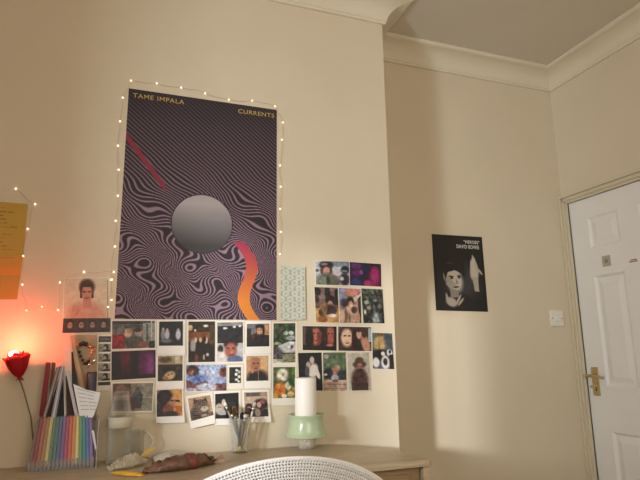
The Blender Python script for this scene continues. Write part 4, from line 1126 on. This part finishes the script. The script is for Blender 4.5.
np_ = [(-0.1280, -0.0210, 1.1497), (-0.1204, -0.0210, 1.1503), (-0.1124, -0.0210, 1.1564), (-0.1043, -0.0210, 1.1612), (-0.0950, -0.0210, 1.1576), (-0.0861, -0.0210, 1.1506), (-0.0781, -0.0210, 1.1478), (-0.0703, -0.0210, 1.1484), (-0.0683, -0.0210, 1.1366), (-0.0748, -0.0210, 1.1264), (-0.0772, -0.0210, 1.1126), (-0.0834, -0.0210, 1.0990), (-0.0886, -0.0210, 1.0903), (-0.0951, -0.0210, 1.0911), (-0.1024, -0.0210, 1.1028), (-0.1097, -0.0210, 1.1166), (-0.1145, -0.0210, 1.1303)]
obj('cord', G().tube(np_, .0012, 6, closed=True), M_bead, nk)
for i, p in enumerate(np_):
    big = i in (2, 3, 4)
    obj('bead', G().ball(p, .0078 if big else .0052, 10), M_bead if (big or i > 10) else (M_pink if i in (8, 9) else M_amb), nk, smooth=True)
cl = obj('hair_clip', G().tube([(-0.0831, -0.0260, 1.0770), (-0.0779, -0.0270, 1.0867), (-0.0743, -0.0260, 1.0907)], [.002, .0045, .003], 8).tube([(-0.0709, -0.0270, 1.0886), (-0.0638, -0.0280, 1.1001), (-0.0602, -0.0270, 1.1144)], [.003, .0048, .002], 8).tube([(-0.0743, -0.0260, 1.0907), (-0.0709, -0.0270, 1.0886)], .002, 6), mat('shiny_metal', (230, 226, 216), .12, metal=.9, noise=.02), base=(-0.0741, -0.0260, 1.0887), smooth=True)
tag(cl, 'small shiny metal clip on the tan board, right of the beads', 'clip')
bt = [(-0.0819, 1.0618), (-0.0541, 1.0611), (-0.0459, 0.9103), (-0.0702, 0.9115)]
tn = obj('storage_tube', G().lathe(((bt[0][0] + bt[1][0]) / 2, -.040, bt[2][1]), [(0, 0), (.015, 0), (.016, .002), (.016, bt[0][1] - bt[2][1] - .002), (.015, bt[0][1] - bt[2][1]), (0, bt[0][1] - bt[2][1])], 20), mat('slate_tube', (74, 68, 76), .4, noise=.06), base=((bt[0][0] + bt[1][0]) / 2, -.040, bt[2][1]), smooth=True)
tag(tn, 'slate coloured upright tube behind the white page, left of the photo booth strip', 'tube')

# ------------------------------------------------------------------ glowing red rose
rbase = Vector((-0.2858, -0.0750, 1.0491))
rtop = Vector((-0.3033, -0.0850, 1.1341))
rfoot = Vector((-0.2228, -0.0120, 0.7751))
rfoot.y = -0.012
rfoot.z = ZD
rose = thing('rose_lamp', 'glowing red artificial rose on a thin stem at the left of the desk', 'lamp', rfoot)
M_pet = bpy.data.materials.new('red_petal')
M_pet.use_nodes = True
nt = M_pet.node_tree
pb_ = nt.nodes['Principled BSDF']
pb_.inputs['Base Color'].default_value = lin((190, 24, 34))
pb_.inputs['Roughness'].default_value = .5
tr_ = nt.nodes.new('ShaderNodeBsdfTranslucent')
tr_.inputs[0].default_value = lin((235, 30, 36))
nz_ = nt.nodes.new('ShaderNodeTexNoise')
nz_.inputs['Scale'].default_value = 60
mp_ = nt.nodes.new('ShaderNodeMapRange')
mp_.inputs['To Min'].default_value = .22
mp_.inputs['To Max'].default_value = .34
nt.links.new(nz_.outputs['Fac'], mp_.inputs['Value'])
mx_ = nt.nodes.new('ShaderNodeMixShader')
nt.links.new(mp_.outputs['Result'], mx_.inputs[0])
nt.links.new(pb_.outputs[0], mx_.inputs[1])
nt.links.new(tr_.outputs[0], mx_.inputs[2])
nt.links.new(mx_.outputs[0], nt.nodes['Material Output'].inputs[0])
ax = (rtop - rbase).normalized()
e1 = ax.orthogonal().normalized()
e2 = ax.cross(e1)
HL = (rtop - rbase).length
for layer, (n_, r_, hh, off) in enumerate(((5, .033, .86, 0), (4, .026, .98, .5), (3, .018, .92, .9))):
    for p in range(n_):
        a0 = 2 * PI * (p + off) / n_
        V, F = [], []
        nu, nv = 9, 9
        for j in range(nv + 1):
            v_ = j / nv
            prof = r_ * (math.sin(min(1, v_ * 1.15) * PI / 2) ** .7) * (1 + (.20 * max(0, v_ - .75) / .25 if layer == 0 else -.1 * v_))
            for i in range(nu + 1):
                uu = -1 + 2 * i / nu
                a = a0 + uu * (PI / n_ * 1.35) * (1 - .25 * v_ ** 3)
                hgt = HL * hh * v_ * (1 - .10 * uu * uu * v_)
                rr_ = prof + .002 * uu
                V.append(tuple(rbase + ax * hgt + (e1 * math.cos(a) + e2 * math.sin(a)) * rr_))
        for j in range(nv):
            for i in range(nu):
                k_ = j * (nu + 1) + i
                F.append((k_, k_ + 1, k_ + nu + 2, k_ + nu + 1))
        obj('petal', G().add(V, F), M_pet, rose, smooth=True, solid=.0012)
obj('bulb', G().ball(tuple(rbase + ax * HL * .90 + Vector((-.004, -.012, 0))), .0125, 14, (1.3, .9, .8)), mat('glowing_bulb', (255, 235, 210), .4, noise=.01, emit=(255, 214, 190), estr=6.0), rose, smooth=True)
mid = Vector((-0.2709, -0.0600, 1.0035))
md2 = Vector((-0.2465, -0.0350, 0.9180))
obj('stem', G().tube([rbase - ax * .004, mid, md2, rfoot], [.0032, .0022, .0022, .0022], 8), M_stem, rose, smooth=True)
M_cal = mat('dark_red_leaf', (128, 34, 40), .6, noise=.1, nscale=60)
for da, ln in ((-.8, .030), (.2, .034), (1.2, .026), (2.6, .028), (4.0, .03)):
    d = (e1 * math.cos(da) + e2 * math.sin(da)) * .55 - ax * .8
    p0 = rbase + ax * .008
    side = d.cross(ax).normalized()
    pts = [p0, p0 + d * ln * .4 + side * .006, p0 + d * ln * .75, p0 + d * ln * .4 - side * .006]
    obj('sepal', G().add([tuple(p) for p in pts], [(0, 1, 2, 3)]), M_cal, rose, solid=.0012)
gl_ = bpy.data.lights.new('rose_glow', 'POINT')
gl_.energy = 2.3
gl_.color = (1.0, 0.13, 0.07)
gl_.shadow_soft_size = .012
go = bpy.data.objects.new('rose_glow', gl_)
COL.objects.link(go)
go.location = tuple(rtop + Vector((-.004, -.004, .020)))

# ------------------------------------------------------------------ packets on the desk


def pillow(path, wid, hgt, seed, amp, n=18, m=28, flat=.35):
    """a crumpled packet lying along a path of (X, Y) desk points"""
    rs_ = np.random.RandomState(seed)
    g = G()
    V = []
    P = [Vector((a, b)) for a, b in path]
    for i in range(m + 1):
        t = i / m * (len(P) - 1)
        k_ = min(int(t), len(P) - 2)
        c = P[k_].lerp(P[k_ + 1], t - k_)
        d = (P[k_ + 1] - P[k_]).normalized()
        nr = Vector((-d.y, d.x))
        s = i / m
        wd_ = np.interp(s, np.linspace(0, 1, len(wid)), wid)
        hh_ = np.interp(s, np.linspace(0, 1, len(hgt)), hgt)
        for j in range(n):
            a = 2 * PI * j / n
            q_ = c + nr * wd_ * math.cos(a)
            z = hh_ * (1 + math.sin(a)) / 2 + rs_.randn() * amp * (1 if math.sin(a) > -.1 else 0)
            q_ += Vector((rs_.randn(), rs_.randn())) * amp * .6
            V.append((q_.x, q_.y, ZD + max(0.0004, z)))
    F = [(i * n + j, (i + 1) * n + j, (i + 1) * n + (j + 1) % n, i * n + (j + 1) % n) for i in range(m) for j in range(n)]
    F += [tuple(range(n)), tuple(m * n + j for j in range(n - 1, -1, -1))]
    return g.add(V, F)


bp0, bp1, bp2 = (0.1035, -0.2734), (0.2140, -0.2756), (0.3286, -0.2249)
pk = thing('snack_packet', 'crumpled brown and dull red packet lying on the desk behind the chair', 'packet', (bp1[0], bp1[1], ZD))
M_pack = mat('brown_red_foil', (120, 88, 70), .38, noise=.5, nscale=28, bump=.4, bscale=70)
obj('packet_body', pillow([bp0, bp1, bp2], [.012, .034, .040, .036, .030, .016, .010], [.006, .024, .036, .042, .044, .036, .018], 3, .0036), M_pack, pk, smooth=True)
obj('red_label', pillow([(0.2228, -0.2796), (0.2677, -0.2669)], [.016, .024, .026, .020], [.028, .046, .047, .036], 5, .0012, m=10), mat('dull_red_print', (128, 70, 62), .4, noise=.3, nscale=40), pk, smooth=True)
e = Vector(bp2)
fr = G()
for i in range(5):
    a = -.5 + .25 * i
    fr.hexa([(e.x - .002, e.y - .012 + .005 * i, ZD + .006), (e.x - .002, e.y - .008 + .005 * i, ZD + .006), (e.x - .002, e.y - .008 + .005 * i, ZD + .010), (e.x - .002, e.y - .012 + .005 * i, ZD + .010)],
            [(e.x + .030 + .004 * (i % 2), e.y - .022 + .010 * i, ZD + .008 + .006 * (i % 3)), (e.x + .030, e.y - .016 + .010 * i, ZD + .010 + .006 * (i % 3)), (e.x + .030, e.y - .016 + .010 * i, ZD + .020 + .004 * (i % 3)), (e.x + .030, e.y - .022 + .010 * i, ZD + .018 + .004 * (i % 3))])
obj('crimped_end', fr, mat('crimped_foil', (176, 140, 112), .4, noise=.2, nscale=60), pk)
yp = thing('plastic_packet', 'clear crumpled plastic packet with yellow edges, left of the brown packet', 'packet', ((0.0520, -0.2344)[0], (0.0520, -0.2344)[1], ZD))
M_film = thin_clear('crumpled_film', (226, 214, 190), .25, .45)
obj('film', pillow([(0.0022, -0.1795), (0.0562, -0.1706), (0.1073, -0.1235)], [.018, .034, .04, .03, .02], [.006, .022, .034, .036, .018], 8, .0035, flat=.3), M_film, yp)
obj('yellow_edge', pillow([(0.0143, -0.2486), (0.0594, -0.2991), (0.1011, -0.3252)], [.006, .011, .012, .008], [.006, .012, .012, .007], 9, .0008, n=10, m=12), mat('yellow_print', (232, 178, 50), .4, noise=.12, nscale=40), yp)
obj('yellow_edge', G().hexa([(0.0949, -0.1000, 0.7748), (0.1234, -0.1000, 0.7838), (0.1235, -0.0980, 0.7834), (0.0950, -0.0980, 0.7744)], [(0.1197, -0.0900, 0.8033), (0.1559, -0.0850, 0.8079), (0.1560, -0.0830, 0.8076), (0.1198, -0.0880, 0.8030)]), mat('yellow_corner', (206, 168, 88), .4, noise=.12, nscale=40), yp)
sh = [(0.1427, -0.0641), (0.2000, -0.0197), (0.2896, -0.0295), (0.2896, -0.0820), (0.1939, -0.1632), (0.1483, -0.1781)]
V = [(a, b, ZD + .0005) for a, b in sh] + [(a, b, ZD + h_) for (a, b), h_ in zip(sh, (.012, .022, .010, .012, .030, .010))]
F = [(5, 4, 3, 2, 1, 0), (6, 7, 10, 11), (7, 8, 9, 10)] + [(i, (i + 1) % 6, 6 + (i + 1) % 6, 6 + i) for i in range(6)]
o = obj('paper_bag', G().add(V, F), mat('crumpled_white_paper', (226, 218, 206), .6, noise=.12, nscale=40, bump=.5, bscale=60), base=(sh[0][0], sh[0][1], ZD))
tag(o, 'crumpled white paper bag lying between the brown packet and the wall', 'paper bag')

# ------------------------------------------------------------------ fairy lights
fl = thing('fairy_lights', 'string of tiny warm fairy lights on thin wire around poster, portrait and yellow sheets', 'fairy lights', (0.0, 0, 1.2))
A = [(-0.3637, 1.7064), (-0.2984, 1.6545), (-0.3140, 1.5626), (-0.3203, 1.4646), (-0.3143, 1.3636), (-0.2940, 1.2736), (-0.2467, 1.2867), (-0.1950, 1.2769), (-0.1958, 1.3745), (-0.1197, 1.4151), (-0.0188, 1.4188), (-0.0264, 1.3888), (-0.0308, 1.2898)]
B = [(-0.0207, 1.3154), (-0.0237, 1.3904), (-0.0198, 1.5143), (-0.0229, 1.6123), (-0.0210, 1.7101), (-0.0236, 1.8134), (-0.0315, 1.9099), (-0.0298, 2.0106), (-0.0254, 2.1111), (0.0016, 2.1885), (0.1000, 2.1932), (0.1962, 2.1901), (0.2942, 2.1804), (0.3937, 2.1675), (0.4941, 2.1784), (0.5949, 2.1672), (0.6311, 2.0978), (0.6265, 2.0174), (0.6190, 1.9000), (0.6216, 1.8056), (0.6190, 1.7091), (0.6216, 1.6103), (0.6173, 1.5170)]
rs = random.Random(7)
for L in (A, B):
    path = []
    for i, (x, z) in enumerate(L):
        path.append((x, -.0042, z))
        if i < len(L) - 1:
            x2, z2 = L[i + 1]
            for f_ in (.33, .66):
                path.append((x + (x2 - x) * f_ + rs.uniform(-.006, .006), -.0042 - rs.uniform(0, .003), z + (z2 - z) * f_ + rs.uniform(-.006, .006)))
    obj('wire', G().tube(path, .0006, 5), M_wire, fl)
    for x, z in L:
        obj('bulb', G().ball((x, -.0040, z), .0029, 8), M_bulb, fl, smooth=True)
